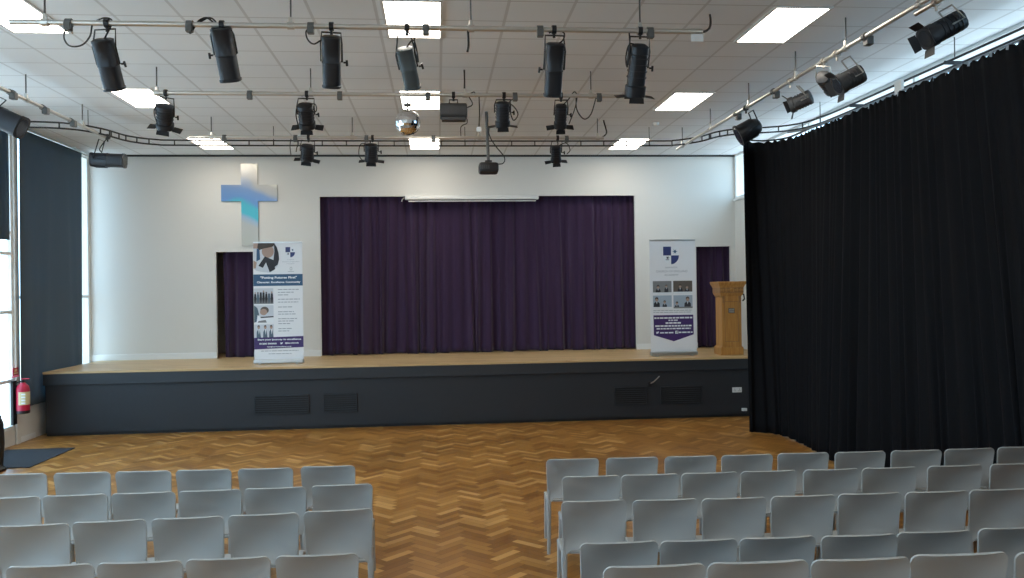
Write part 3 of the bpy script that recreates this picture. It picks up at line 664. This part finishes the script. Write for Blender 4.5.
b5 = bar('silver lighting bar running down the left side of the hall', A5, B5, [(12.15-y)/5.35 for y in (11.35, 9.85, 8.0)], [(12.15-y)/5.35 for y in (11.0, 10.25, 9.5)], alongY=True)
def lp(o, P): return Vector(P)-o.location
# loose leads and tags on the bars
def lead(par, pts, r=.008):
    return obj('loose_cable', TB(smoothpath([lp(par, p) for p in pts], 6), r, 6), 'cable', par, smooth=2)
lead(b1, [(2.36*KB, Y1, ZB), at(706, 31, Y1), at(710, 27, Y1+.05), at(710.5, 18, Y1+.3), at(708, 8, Y1+.7), at(707, 3, 7.75+.1)], .012)
obj('name_tag', BX(at(691, 37, Y1).x-A1[0], at(703, 37, Y1).x-A1[0], -.01, .0, -.095, -.025), 'socket', b1)
lead(b1, [at(213, 22, Y1), at(207, 18, Y1), at(200, 20, Y1), at(195, 26, Y1), at(190, 33, Y1), at(184, 24, Y1)], .009)
lead(b1, [at(468, 30, Y1), at(468.5, 45, Y1), at(467.5, 52, Y1)], .012)
lead(b2, [at(464, 95, Y2), at(464.5, 80, Y2), at(464, 68, Y2)], .010)
lead(b2, [at(479, 96, Y2), at(479.5, 112, Y2), at(479, 127, Y2)], .008)
obj('plug', BX(*[c for c in (lambda p: (p.x-.03, p.x+.03, -.02, .02, p.z-.06, p.z+.0))(lp(b2, at(479, 127, Y2)))], .006), 'socket', b2)
lead(b2, [at(576, 98, Y2), at(577, 110, Y2), at(584, 119, Y2), at(591, 114, Y2), at(596, 98, Y2)], .008)
lead(b3, [at(600, 138, Y3), at(604, 136, Y3), at(606.5, 132, Y3), at(604, 122, Y3+.1), at(603, 117, Y3+.2)], .012)
lead(b3, [at(461, 138, Y3), at(461, 127, Y3), at(467, 123, Y3), at(466, 118, Y3), at(460, 119, Y3)], .008)
lead(b3, [at(291, 139, Y3), at(290, 146, Y3), at(291, 155, Y3)], .007)
lead(b5, [at(108, 137, 12.9), at(100, 148, 12.9), at(101, 152, 12.9)], .008)

# ================================================================== LAMPS
def lamp(kind, label, hook, ptop, pbot, Yb, r=.085, dyt=0.0, dyb=.2, body='lampb', side=None, cable=None, doors=True, yk='yoke', alongY=False, knob=1, ztop=None, rx=1, ry=1):
    """hook = bar point; ptop/pbot = sight lines to the two ends of the body at their own depths"""
    r *= KB; H = Vector(hook); A = at(*ptop, Yb+dyt); B = at(*pbot, Yb+dyb)
    t = thing('stage_light', label, 'stage light', H, 0, 'stage lights on the lighting bars')
    A, B = A-H, B-H; d = (B-A).normalized(); L = (B-A).length
    s = Vector(side) if side else Vector((1, 0, 0)); s = (s-d*s.dot(d)).normalized(); n = d.cross(s)
    bm = bmesh.new()
    if kind == 'profile':
        sweep(bm, A, B, s, [(0, r*.8), (.02, r*1.0), (.06, r*1.0), (.07, r*.96), (.48, r*.97), (.49, r*1.0), (.52, r*1.0), (.53, r*.95), (.95, r*.95), (.96, r*1.03), (1, r*1.03)], 16, rx, ry, off=PI/16, sq=.62)
        for q in (-.5, 0, .5):
            c0, c1 = A+d*L*.1-n*r*.98*ry+s*r*q, A+d*L*.46-n*r*.98*ry+s*r*q; tube(bm, [c0, c1], .008, 4)
    elif kind == 'fresnel':
        sweep(bm, A, B, s, [(0, r*.55), (.05, r*.95), (.18, r), (.2, r*.9), (.78, r*.92), (.8, r*1.06), (1, r*1.06)], 12, rx, ry, off=PI/12, sq=.7)
        for i in range(4): 
            c = A+d*L*(.26+.12*i); sweep(bm, c, c+d*.012, s, [(0, r*1.0), (1, r*1.0)], 12, rx, ry, off=PI/12, sq=.7)
    elif kind == 'par':
        sweep(bm, A, B, s, [(0, r*.45), (.08, r*.7), (.22, r*.86), (.3, r), (.92, r), (.93, r*1.1), (1, r*1.1)], 20, off=0)
    elif kind == 'flood':
        sweep(bm, A, B, s, [(0, r*.85), (.04, r), (.96, r), (1, r*.85)], 16, rx, ry, off=PI/16, sq=.45)
    ob = obj('body', bm, body, t, smooth=1)
    # lens
    if kind != 'flood':
        bm = bmesh.new(); sweep(bm, B-d*.004, B+d*.004, s, [(0, r*.85), (1, r*.8)], 16, off=0); obj('lens', bm, 'lens', ob)
    else:
        bm = bmesh.new(); m_ = (A+B)/2 - Vector((0, 0, 1))*r*ry*.95; dd = d*L*.44
        f = [m_-dd-Vector((0, .09, 0)), m_+dd-Vector((0, .09, 0)), m_+dd+Vector((0, .05, 0)), m_-dd+Vector((0, .05, 0))]
        for z in (0, -.03): pass
        lo = [bm.verts.new(p) for p in f]; hi = [bm.verts.new(p-Vector((0, 0, .03))) for p in f]
        bm.faces.new(hi); bm.faces.new(lo[::-1])
        for k_ in range(4): bm.faces.new((lo[k_-1], lo[k_], hi[k_], hi[k_-1]))
        obj('lens', bm, 'flood', ob)
    # yoke
    mid = A+(B-A)*(.5 if kind != 'fresnel' else .45)
    if kind == 'flood':
        ys = [mid+d*L*.5, mid+d*L*.5+Vector((0, 0, .10)), Vector((0, 0, -.055)) + d*L*.12, Vector((0, 0, -.055))-d*L*.12, mid-d*L*.5+Vector((0, 0, .10)), mid-d*L*.5]
        ys = [mid+d*.05+Vector((0, 0, r*ry)), Vector((0, 0, -.06))+d*.05, Vector((0, 0, -.06))-d*.05, mid-d*.05+Vector((0, 0, r*ry))]
    else:
        w = s*(r*rx+.010); up = A + Vector((0, 0, .035)); zt = min(-.05, max(up.z, -.12))
        c = Vector((A.x*.35, A.y*.35, -.055))
        ys = [mid+w, Vector((mid+w))*.3+(A+w)*.7+Vector((0, 0, .0)), c+w*.9, c-w*.9, (mid-w)*.3+(A-w)*.7, mid-w]
    bm = bmesh.new(); tube(bm, ys, .0085, 4); yo = obj('yoke', bm, yk, t)
    bm = bmesh.new(); ax = Vector((0, 1, 0)) if alongY else Vector((1, 0, 0))
    tube(bm, [-ax*.02, ax*.02], .040, 10); tube(bm, [(0, 0, -.03), (0, 0, -.075)], .013, 8); obj('hook_clamp', bm, yk, t)
    if knob and kind != 'flood':
        bm = bmesh.new(); w = s*(r*rx+.022)*knob; p = mid+w; tube(bm, [p, p+w.normalized()*.03], .009, 6); tube(bm, [p+w.normalized()*.03-d*.022, p+w.normalized()*.033+d*.03], .011, 6)
        obj('tilt_knob', bm, 'yoke', yo)
    if kind == 'fresnel' and doors:
        for sg, (e, f_, rr) in enumerate(((s, n, rx), (-s, n, rx), (n, s, ry), (-n, s, ry))):
            q = r*1.0; ww = q*(ry if sg < 2 else rx)
            bm = bmesh.new()
            P0 = [B+e*q*rr+f_*ww*.75, B+e*q*rr-f_*ww*.75]; fl = 1.15 if sg < 2 else .35; ln = .085 if sg < 2 else .055
            if alongY: fl, ln = .8, .075
            P1 = [B+e*(q*rr+ln*fl)-f_*ww*.8+d*ln*(1.3-fl), B+e*(q*rr+ln*fl)+f_*ww*.8+d*ln*(1.3-fl)]
            vs = [bm.verts.new(p) for p in P0+P1]; bm.faces.new(vs); r_ = bmesh.ops.solidify(bm, geom=bm.faces[:], thickness=.004)
            obj('barn_door', bm, body, ob)
    if cable:
        pts = [A+d*L*.06] + [at(x, y, Yb)-H for x, y in cable]
        obj('power_cable', TB(smoothpath(pts, 6), .0075, 6), 'cable', t, smooth=2)
    return t
def hk(x, Y): p = at(x, 30, Y); return (p.x, Y, ZB)
lamp('profile', 'long dark spotlight leaning right, leftmost on the nearest bar', hk(107, Y1), (102, 39), (115, 89.5), Y1, .083, cable=[(112, 22), (104, 18), (93, 24), (90, 36), (82, 45), (70, 46), (64, 38), (66, 26)], knob=1)
lamp('profile', 'long dark spotlight second from left on the nearest bar', hk(222, Y1), (220.5, 27), (231, 81), Y1, .086, cable=[(214, 20), (208, 18), (200, 22)], knob=-1)
lamp('profile', 'long upright dark spotlight hanging just left of the middle of nearest bar', hk(331.5, Y1), (331, 36), (332, 87), Y1, .080, cable=[(322, 40), (314, 44), (308, 40), (306, 32), (310, 27)])
lamp('profile', 'grey faded spotlight hanging in front of the middle ceiling panel', hk(407, Y1), (404, 48), (413, 88), Y1+.1, .072, body='lampg', cable=[(413, 40), (417, 52), (418, 62), (412, 40), (408, 30)])
lamp('profile', 'long upright dark spotlight just right of the middle of nearest bar', hk(554, Y1), (555.5, 43), (552.5, 96), Y1, .080, cable=[(563, 40), (564, 33), (556, 30), (549, 33)], knob=-1)
lamp('fresnel', 'dark spotlight with flaps, rightmost on the nearest bar', hk(640, Y1), (640, 44), (634.5, 96), Y1, .085, cable=[(630, 44), (626, 56), (627, 66), (630, 50), (629, 30)], knob=1)
lamp('fresnel', 'small dark lantern beside the left ceiling panel, leftmost on middle bar', hk(165, Y2), (165, 105), (165, 128), Y2, .088, dyb=.16, cable=[(158, 104), (154, 112), (158, 126)], knob=1)
lamp('fresnel', 'dark oval-looking lantern with open flaps, second on middle bar', hk(306, Y2), (305, 104), (307.5, 127), Y2, .088, dyb=.18, cable=[(315, 104), (315, 112), (299, 106), (296, 114), (298, 125)], knob=1)
lamp('flood', 'wide box-shaped floodlight on the middle bar right of mirror ball', hk(452.5, Y2), (440, 111.5), (467, 111.5), Y2, .088, dyt=0, dyb=0, body='flood', cable=[(471, 106), (469, 96), (474, 92), (476, 97)], side=(0, 1, 0))
lamp('fresnel', 'square black lantern with open flaps, right of centre on the middle bar', hk(503, Y2), (502.5, 101.5), (502.5, 126), Y2, .083, dyb=.12, cable=[(512, 105), (518, 114), (513, 120), (509, 104), (514, 98)], knob=1)
lamp('fresnel', 'narrow dark lantern with flaps, rightmost on the middle bar', hk(560, Y2), (561.5, 105), (560, 127), Y2, .070, dyb=.2, cable=[(568, 100), (574, 92), (577, 96), (575, 108), (569, 124)])
lamp('fresnel', 'small black lantern with spread flaps, leftmost on the farthest bar', hk(307, Y3), (307.5, 145), (307, 160), Y3, .092, dyb=.12, cable=[(298, 146), (296, 152)])
lamp('fresnel', 'small black lantern on the farthest bar above the curtain left edge', hk(371, Y3), (371, 144), (371.5, 161), Y3, .092, dyb=.12, cable=[(361, 144), (359, 155), (364, 162)])
lamp('fresnel', 'small black lantern with spread flaps, rightmost on the farthest bar', hk(556, Y3), (556, 146), (556, 161.5), Y3, .075, dyb=.14, cable=[(566, 143), (570, 150), (567, 154)])
def hy(y): return (3.90*KB, y*KB, ZB)
lamp('par', 'black can spotlight on the right bar nearest the stage, aimed left', hy(10.05), (760, 124), (738, 136), 10.0*KB, .125, dyt=.0, dyb=.05, side=(0, 1, 0), alongY=True, body='lampb', knob=0)
lamp('fresnel', 'dark lantern with wide flaps below the right bar, past the can spotlight', hy(8.75), (812, 96), (790, 106), 8.75*KB, .085, dyt=-.05, dyb=.1, side=(0, 1, 0), alongY=True, body='flood', yk='yokes', knob=0)
lamp('fresnel', 'short lantern seen end-on beside a bigger one on the right bar', hy(7.95), (822, 76), (833, 90), 7.95*KB, .070, dyt=.0, dyb=.25, side=(0, 1, 0), alongY=True, body='flood', yk='yokes', knob=0, doors=False)
lamp('fresnel', 'large dark lantern clamped where the right bar carries two close together', hy(7.68), (862, 73), (837, 86), 7.68*KB, .095, dyt=-.02, dyb=.0, side=(0, 1, 0), alongY=True, body='flood', yk='yokes', knob=0)
lamp('fresnel', 'big black spotlight slanting over the track, top right corner', (4.33, 6.75, ZB+.03), (962, 19), (925, 39), 6.75, .088, dyt=0, dyb=.0, side=(0, 1, 0), alongY=True, knob=0, yk='yokes')
lamp('profile', 'large black spotlight cut by the left edge of the picture', (-4.65*KB, 9.55*KB, ZB), (-22, 108), (22, 128), 9.5*KB, .125, dyt=0, dyb=0, side=(0, 1, 0), alongY=True, knob=0)
lamp('profile', 'long black spotlight lying level at the end of the left bar', (-4.62*KB, 12.1*KB, ZB), (91, 159.5), (125, 161), 12.1*KB, .10, dyt=0, dyb=0, side=(0, 1, 0), alongY=True, knob=0)
# short stub bar that carries the top right spotlight
sb = thing('lighting_bar', 'short stub tube holding the spotlight in the top right corner', 'lighting bar', (4.33, 6.75, ZB+.03), 0, 'ceiling-hung lighting bars')
obj('tube', TB([(0, -.3, 0), (0, .3, 0)], .024, 12), 'steel', sb, smooth=1); obj('suspension_rod', TB([(0, .05, 0), (0, .05, CEIL-ZB-.03)], .008, 6), 'rod', sb)

# ------------------------------------------------------------------ mirror ball
mbp = at(407.3, 95, Y2); Rb = .146*KB
t = thing('mirror_ball', 'round mirrored disco ball hanging under the middle lighting bar', 'mirror ball', (mbp.x, Y2, ZB))
zc = at(407.3, 122.7, Y2).z-ZB
bm = bmesh.new(); nr = 16
for i in range(nr):
    a0, a1 = PI*i/nr-PI/2, PI*(i+1)/nr-PI/2; am = (a0+a1)/2; m_ = max(4, int(2*nr*math.cos(am)))
    for j in range(m_):
        b0, b1_ = 2*PI*j/m_, 2*PI*(j+.94)/m_; g = .04*PI/nr
        P4 = [Vector((math.cos(a)*math.cos(b)*Rb, math.cos(a)*math.sin(b)*Rb, math.sin(a)*Rb+zc)) for a, b in ((a0+g, b0), (a0+g, b1_), (a1-g, b1_), (a1-g, b0))]
        tj = [rnd.uniform(-.0016, .0016) for _ in range(3)]; P4 = [p*(1+(tj[q % 3])/Rb*(1 if q < 2 else -1)) if False else p+Vector((math.cos((b0+b1_)/2), math.sin((b0+b1_)/2), 0))*(tj[0]*(1 if q < 2 else -1)+tj[1]*(1 if q in (0, 3) else -1)) for q, p in enumerate(P4)]
        if (P4[2]-P4[3]).length < 1e-5: P4 = P4[:3]
        if (P4[0]-P4[1]).length < 1e-5: P4 = P4[1:]
        bm.faces.new([bm.verts.new(p) for p in P4])
obj('mirror_tiles', bm, 'mirror', t)
bm = bmesh.new(); bmesh.ops.create_uvsphere(bm, u_segments=24, v_segments=16, radius=Rb*.985, matrix=Matrix.Translation((0, 0, zc))); obj('core', bm, 'alu', t, smooth=2)
obj('motor', TB([(0, 0, zc+Rb+.075), (0, 0, zc+Rb+.045)], .045, 12), 'box', t); obj('hanging_rod', TB([(0, 0, .0), (0, 0, zc+Rb-.005)], .008, 6), 'rod', t)

# ------------------------------------------------------------------ projector
YP = 12.45; pb = at(488.5, 168, YP)
t = thing('projector', 'black ceiling projector hanging on a pole above the stage opening', 'projector', (pb.x, YP, pb.z))
bm = BX(-.15, .15, -.13, .15, -.085, .075, .04); obj('body', bm, 'blackp', t, smooth=1)
obj('lens', TB([(.06, .14, 0), (.06, .18, 0)], .035, 12), 'lens', t)
bm = bmesh.new()
for i in range(5): box(bm, -.13+.03*i, -.115+.03*i, -.134, -.128, -.03, .03)
obj('vent_slots', bm, 'rod', t)
obj('mount_plate', BX(-.05, .05, -.05, .05, .09, .11), 'blackp', t)
pt = at(487, 112, YP)
obj('ceiling_pole', TB([(0, 0, .07), (-.02, 0, CEIL-pb.z)], .024, 10), 'rod', t)
obj('power_cable', TB(smoothpath([(.08, 0, .06), (.22, 0, .07), (.24, 0, .17), (.10, 0, .35), (.02, 0, .5), (.02, 0, .62)], 6), .009, 6), 'cable', t)

# ================================================================== CHAIRS
def back_shell():
    bm = bmesh.new(); W = .466; n = 26; nv = 16; rows = []
    def ztop(x):
        q = W/2-abs(x); r = .044
        return .82-(0 if q >= r else r-math.sqrt(max(0, r*r-(r-q)**2)))
    def zbot(x):
        q = abs(x)/(W/2); return .468-.10*max(0, (q-.70)/.30)**1.8
    xs = [W/2*math.sin(PI/2*(2*i/n-1)*.999) if True else 0 for i in range(n+1)]
    for i in range(n+1):
        x = xs[i]; zt, zb = ztop(x), zbot(x); col = []
        for j in range(nv+1):
            v = j/nv; z = zb+(zt-zb)*v
            h = (z-.45)/.37
            e = (abs(x)/(W/2))**2; y = (1-e)*(-.212+.33*h-.355*h*h)+e*(-.205-.03*h) + .034*(abs(x)/(W/2))**3*(1-.45*h) 
            xx = x*(1-.055*(1-h))
            col.append(bm.verts.new((xx, y, z)))
        rows.append(col)
    for a, b in zip(rows, rows[1:]):
        for j in range(nv): bm.faces.new((a[j], b[j], b[j+1], a[j+1]))
    bmesh.ops.recalc_face_normals(bm, faces=bm.faces)
    bmesh.ops.solidify(bm, geom=bm.faces[:], thickness=.011)
    return bm
def seat_bm():
    bm = bmesh.new(); n, m_ = 18, 16; g = []
    for i in range(n+1):
        u = 2*i/n-1; row = []
        for j in range(m_+1):
            v = j/m_; y = -.175+.40*v; hw = .222*(1-.06*v)*(1 if v < .9 else math.sqrt(max(.0, 1-((v-.9)/.1)**2*.12)))
            x = u*hw; z = .448-.018*(1-u*u)*math.sin(PI*min(1, v*1.1)) - .03*max(0, v-.82)**1.3/.1 + .0*u
            row.append(bm.verts.new((x, y, z)))
        g.append(row)
    for a, b in zip(g, g[1:]):
        for j in range(m_): bm.faces.new((a[j], b[j], b[j+1], a[j+1]))
    bmesh.ops.recalc_face_normals(bm, faces=bm.faces)
    bmesh.ops.solidify(bm, geom=bm.faces[:], thickness=.012)
    # apron under the seat
    box(bm, -.19, .19, .17, .185, .39, .43)
    for s in (-1, 1): box(bm, s*.205-.008, s*.205+.008, -.16, .18, .40, .44)
    return bm
def leg_bm(s, rear):
    bm = bmesh.new()
    if rear: pts = [(s*.212, -.192, .55), (s*.213, -.186, .47), (s*.212, -.190, .42), (s*.214, -.210, .25), (s*.221, -.245, .0)]; rad = [.004, .010, .018, .015, .012]
    else: pts = [(s*.196, .170, .435), (s*.196, .178, .38), (s*.200, .195, .2), (s*.205, .215, .0)]; rad = [.020, .017, .014, .012]
    tube(bm, smoothpath(pts, 5), [rad[min(len(rad)-1, i//5)]*(1-(i % 5)/5)+rad[min(len(rad)-1, i//5+1)]*((i % 5)/5) for i in range((len(pts)-1)*5+1)], 8, squash=1.25)
    return bm
LABEL0 = 'x'
proto = thing('stacking_chair', LABEL0, 'chair', (0, 0, 0), 0, 'grey plastic stacking chairs in rows facing the stage')
sd = obj('seat', seat_bm(), 'chair', proto, smooth=1)
bk = obj('backrest', back_shell(), 'chair', proto, smooth=1)
for s in (-1, 1):
    for rr in (True, False): obj('leg', leg_bm(s, rr), 'chair', proto, smooth=1)
first = [True]
def chair(x, y, z, rz, label):
    if first[0]: first[0] = False; o = proto
    else:
        o = proto.copy(); C.objects.link(o)
        for ch in proto.children:
            c = ch.copy(); C.objects.link(c); c.parent = o
    o.location = (x, y, z); o.rotation_euler = (0, 0, rz); o['label'] = label
rows = {
 'LA': [(None, 48.2, 473), (54.7, 110.5, 472.6), (116.8, 171.5, 471.3), (177, 232, 470), (238.8, 294, 468.7), (301, 357, 466)],
 'LB': [(None, 40, 496.3), (42.2, 107.5, 494.8), (110.5, 174.5, 492.8), (176.5, 241.6, 490.5), (243, 306.6, 488), (311, 372.4, 484.6)],
 'LC': [(None, 68.3, 523.5), (71, 145, 520.6), (150, 222.8, 517.6), (226.7, 297.8, 514.3), (301.6, 372, 510)],
 'LD': [(5.8, 94, 565), (97, 183.3, 561.6), (185.8, 270.7, 557.8), (275.7, 358.9, 554.5)],
 'RA': [(545.9, 597.9, 458.9), (605.4, 657.2, 457.6), (664.4, 716.2, 456.4), (721, 772.5, 455), (777.5, 828.3, 453), (834, 886, 452), (891.8, 941.3, 450.6), (944.6, 993.3, 448.8), (996.5, None, 447.5)],
 'RB': [(561, 619.5, 476), (620.5, 678.3, 474.5), (680.8, 737.4, 472.7), (740, 795.6, 471), (803, 858.4, 469.4), (861.4, 916.7, 467.7), (927, 982, 465.7), (989, None, 464.4)],
 'RC': [(559, 626.3, 500.3), (631.3, 697.4, 499.6), (701, 767.4, 498.3), (770.5, 835.3, 495.8), (837.8, 900.6, 493.3), (904, 968, 491.5), (968.9, None, 490.2)],
 'RD': [(581, 658.2, 541.5), (658, 733.6, 540), (738, 813.7, 537.2), (821.3, 897.4, 535.5), (898, 969.7, 531.4), (976, None, 528.5)],
 'RE': [(603, 703, 565), (708, 805.7, 561), (812, 908, 558.6), (910, 1004, 552.8), (1016, None, 553.6)]}
TIER = .24
rowname = {'LA': 'left block, row closest to stage', 'LB': 'left block, second row from stage', 'LC': 'left block, third row from stage', 'LD': 'left block, row closest to viewer',
 'RA': 'right block, row closest to stage', 'RB': 'right block, second row from stage', 'RC': 'right block, third row from stage', 'RD': 'right block, fourth row from stage', 'RE': 'right block, row closest to viewer'}
ords = ['at the aisle', 'second from aisle', 'third from aisle', 'fourth from aisle', 'fifth from aisle', 'sixth from aisle', 'seventh from aisle', 'eighth from aisle', 'ninth from aisle']
LS = {'LA': (-6.6, ), }
allc = []
for kx, v in rows.items():
    z0 = TIER if kx == 'RE' else 0
    T = .82+z0; pts = []
    for a, b, y in v:
        p = atz((a+b)/2 if a and b else (a or b), y-.6, T)
        x = p.x + (.014 if kx[0] == 'R' else 0) + (0 if a and b else (.233 if a else -.233))
        pts.append([x, p.y])
    n = len(pts); my = sum(p[1] for p in pts)/n; mx = sum(p[0] for p in pts)/n
    sl = sum((p[0]-mx)*(p[1]-my) for p in pts)/sum((p[0]-mx)**2 for p in pts)
    for i in range(1, n):
        if pts[i][0]-pts[i-1][0] < .470: g = (.470-pts[i][0]+pts[i-1][0])/2; pts[i][0] += g; pts[i-1][0] -= g
    order = pts[::-1] if kx[0] == 'L' else pts
    for i, (x, y) in enumerate(order):
        yy = .6*y+.4*(my+sl*(x-mx))
        allc.append((x, yy+.225, z0, math.atan(sl)+rnd.uniform(-.012, .012), 'grey plastic chair, %s, %s' % (rowname[kx], ords[i])))
for c in allc: chair(*c)
# low seating tier under the near right row
tr = thing('seating_tier', 'low dark carpeted step under the nearest row of right-hand chairs', 'seating tier', (2.6, 3.9, 0))
obj('riser', BX(-1.9, 2.55, -.45, .72, 0, TIER-.012, .006), 'tier', tr); obj('tread', BX(-1.9, 2.55, -.45, .735, TIER-.012, TIER, .004), 'tier', tr)

# ================================================================== LEFT CORNER THINGS
o = obj('door_mat', BX(-.49, .49, -.70, .70, 0, .012, .004), 'mat_'); o.location = (-5.99, 12.32, 0); tag(o, 'flat black doormat on the parquet at the left window', 'doormat')
bp = atz(2, 470, 0); 
t = thing('waste_bin', 'black rounded bin at the left edge beside the doormat', 'bin', (-5.95, 11.48, 0))
bm = bmesh.new(); tube(bm, [(0, 0, .0), (0, 0, .03), (0, 0, .06), (0, 0, .35), (0, 0, .62), (0, 0, .72), (0, 0, .78)], [.2, .2, .165, .185, .175, .14, .06], 24); obj('drum', bm, 'blackp', t, smooth=1)
obj('lid', TB([(0, 0, .70), (0, 0, .725)], .15, 24), 'blackp', t, smooth=1)
ex = atx(23, 398, XL+.17)
t = thing('fire_extinguisher', 'red fire extinguisher hung on the white pier left of the stage', 'fire extinguisher', (ex.x, ex.y, ex.z-.24))
bm = bmesh.new(); tube(bm, [(0, 0, 0), (0, 0, .01), (0, 0, .05)], [.085, .095, .097], 20); obj('base_ring', bm, 'blackp', t, smooth=1)
bm = bmesh.new(); tube(bm, [(0, 0, .05), (0, 0, .38), (0, 0, .43), (0, 0, .465), (0, 0, .48)], [.095, .095, .08, .045, .03], 20); obj('cylinder', bm, 'red', t, smooth=1)
bm = bmesh.new(); sweep(bm, Vector((0, 0, .14)), Vector((0, 0, .34)), Vector((1, 0, 0)), [(0, .0975), (1, .0975)], 20); 
bmesh.ops.delete(bm, geom=[f for f in bm.faces if len(f.verts) > 4 or f.calc_center_median().x < -.01 or f.calc_center_median().y > .03], context='FACES'); obj('instruction_label', bm, 'label', t)
bm = bmesh.new()
for i in range(4): box(bm, .02, .08, -.0975, -.0945, .16+.045*i, .18+.045*i)
obj('label_blocks', bm, 'socket', t)
obj('valve', TB([(0, 0, .47), (0, 0, .53)], .022, 10), 'blackp', t)
bm = bmesh.new(); box(bm, -.02, .10, -.012, .012, .53, .545, .003); box(bm, -.02, .09, -.012, .012, .555, .575, .003, rot=Matrix.Translation((0, 0, .02)) @ Matrix.Rotation(-.25, 4, 'Y')); obj('handle', bm, 'red', t)
obj('hose', TB(smoothpath([(-.02, 0, .50), (-.10, -.02, .46), (-.12, -.02, .3), (-.11, -.02, .1)], 6), .012, 8), 'cable', t)
o = obj('backing_board', BX(-.018, .018, -.06, .06, -.35, .33, .003), 'blackp'); pbk = atx(14.5, 402, XL+.05); o.location = (XL+.05, pbk.y-.02, pbk.z); tag(o, 'narrow black backing board on the pier behind the extinguisher', 'board')
t = thing('fire_sign', 'small red and white fire point sign above the extinguisher', 'sign', (XL+.04, atx(16.5, 371.5, XL+.05).y, atx(16.5, 371.5, XL+.05).z))
obj('plate', BX(-.004, .004, -.09, .07, -.06, .06), 'red', t)
bm = bmesh.new(); box(bm, .004, .007, -.07, .05, -.035, -.015); box(bm, .004, .007, -.05, -.02, .0, .04); box(bm, .004, .007, .0, .03, .0, .04); obj('pictogram', bm, 'label', t)

# ================================================================== LIGHT
w = bpy.data.worlds.new('sky'); bpy.context.scene.world = w; w.use_nodes = True
bg = w.node_tree.nodes['Background']; bg.inputs[0].default_value = (.45, .74, 1.0, 1); bg.inputs[1].default_value = 4.8
def portal(x, y, z, sy, sz, rot):
    l = bpy.data.lights.new('daylight_portal', 'AREA'); l.shape = 'RECTANGLE'; l.size = sz; l.size_y = sy; l.cycles.is_portal = True
    o = bpy.data.objects.new('daylight_portal', l); C.objects.link(o); o.location = (x, y, z); o.rotation_euler = rot
portal(XR+.3, 7.2, 4.55, 18.4, .9, (0, PI/2, 0))
portal(XL-.3, 8.3, 2.7, 16.2, 4.6, (0, -PI/2, 0))
sl = bpy.data.lights.new('sun', 'SUN'); sl.energy = 9; sl.angle = .01; sl.color = (1, .97, .92)
so = bpy.data.objects.new('sun', sl); C.objects.link(so); so.rotation_euler = (math.radians(-42), 0, 0)
vs = bpy.context.scene.view_settings
bpy.context.scene.display_settings.display_device = 'sRGB'
vs.view_transform = 'Standard'; vs.look = 'None'; vs.exposure = 0; vs.gamma = 1; vs.use_curve_mapping = False
cy = bpy.context.scene.cycles
cy.max_bounces = 8; cy.diffuse_bounces = 4; cy.glossy_bounces = 3; cy.transparent_max_bounces = 8; cy.sample_clamp_indirect = 6; cy.caustics_reflective = False; cy.caustics_refractive = False
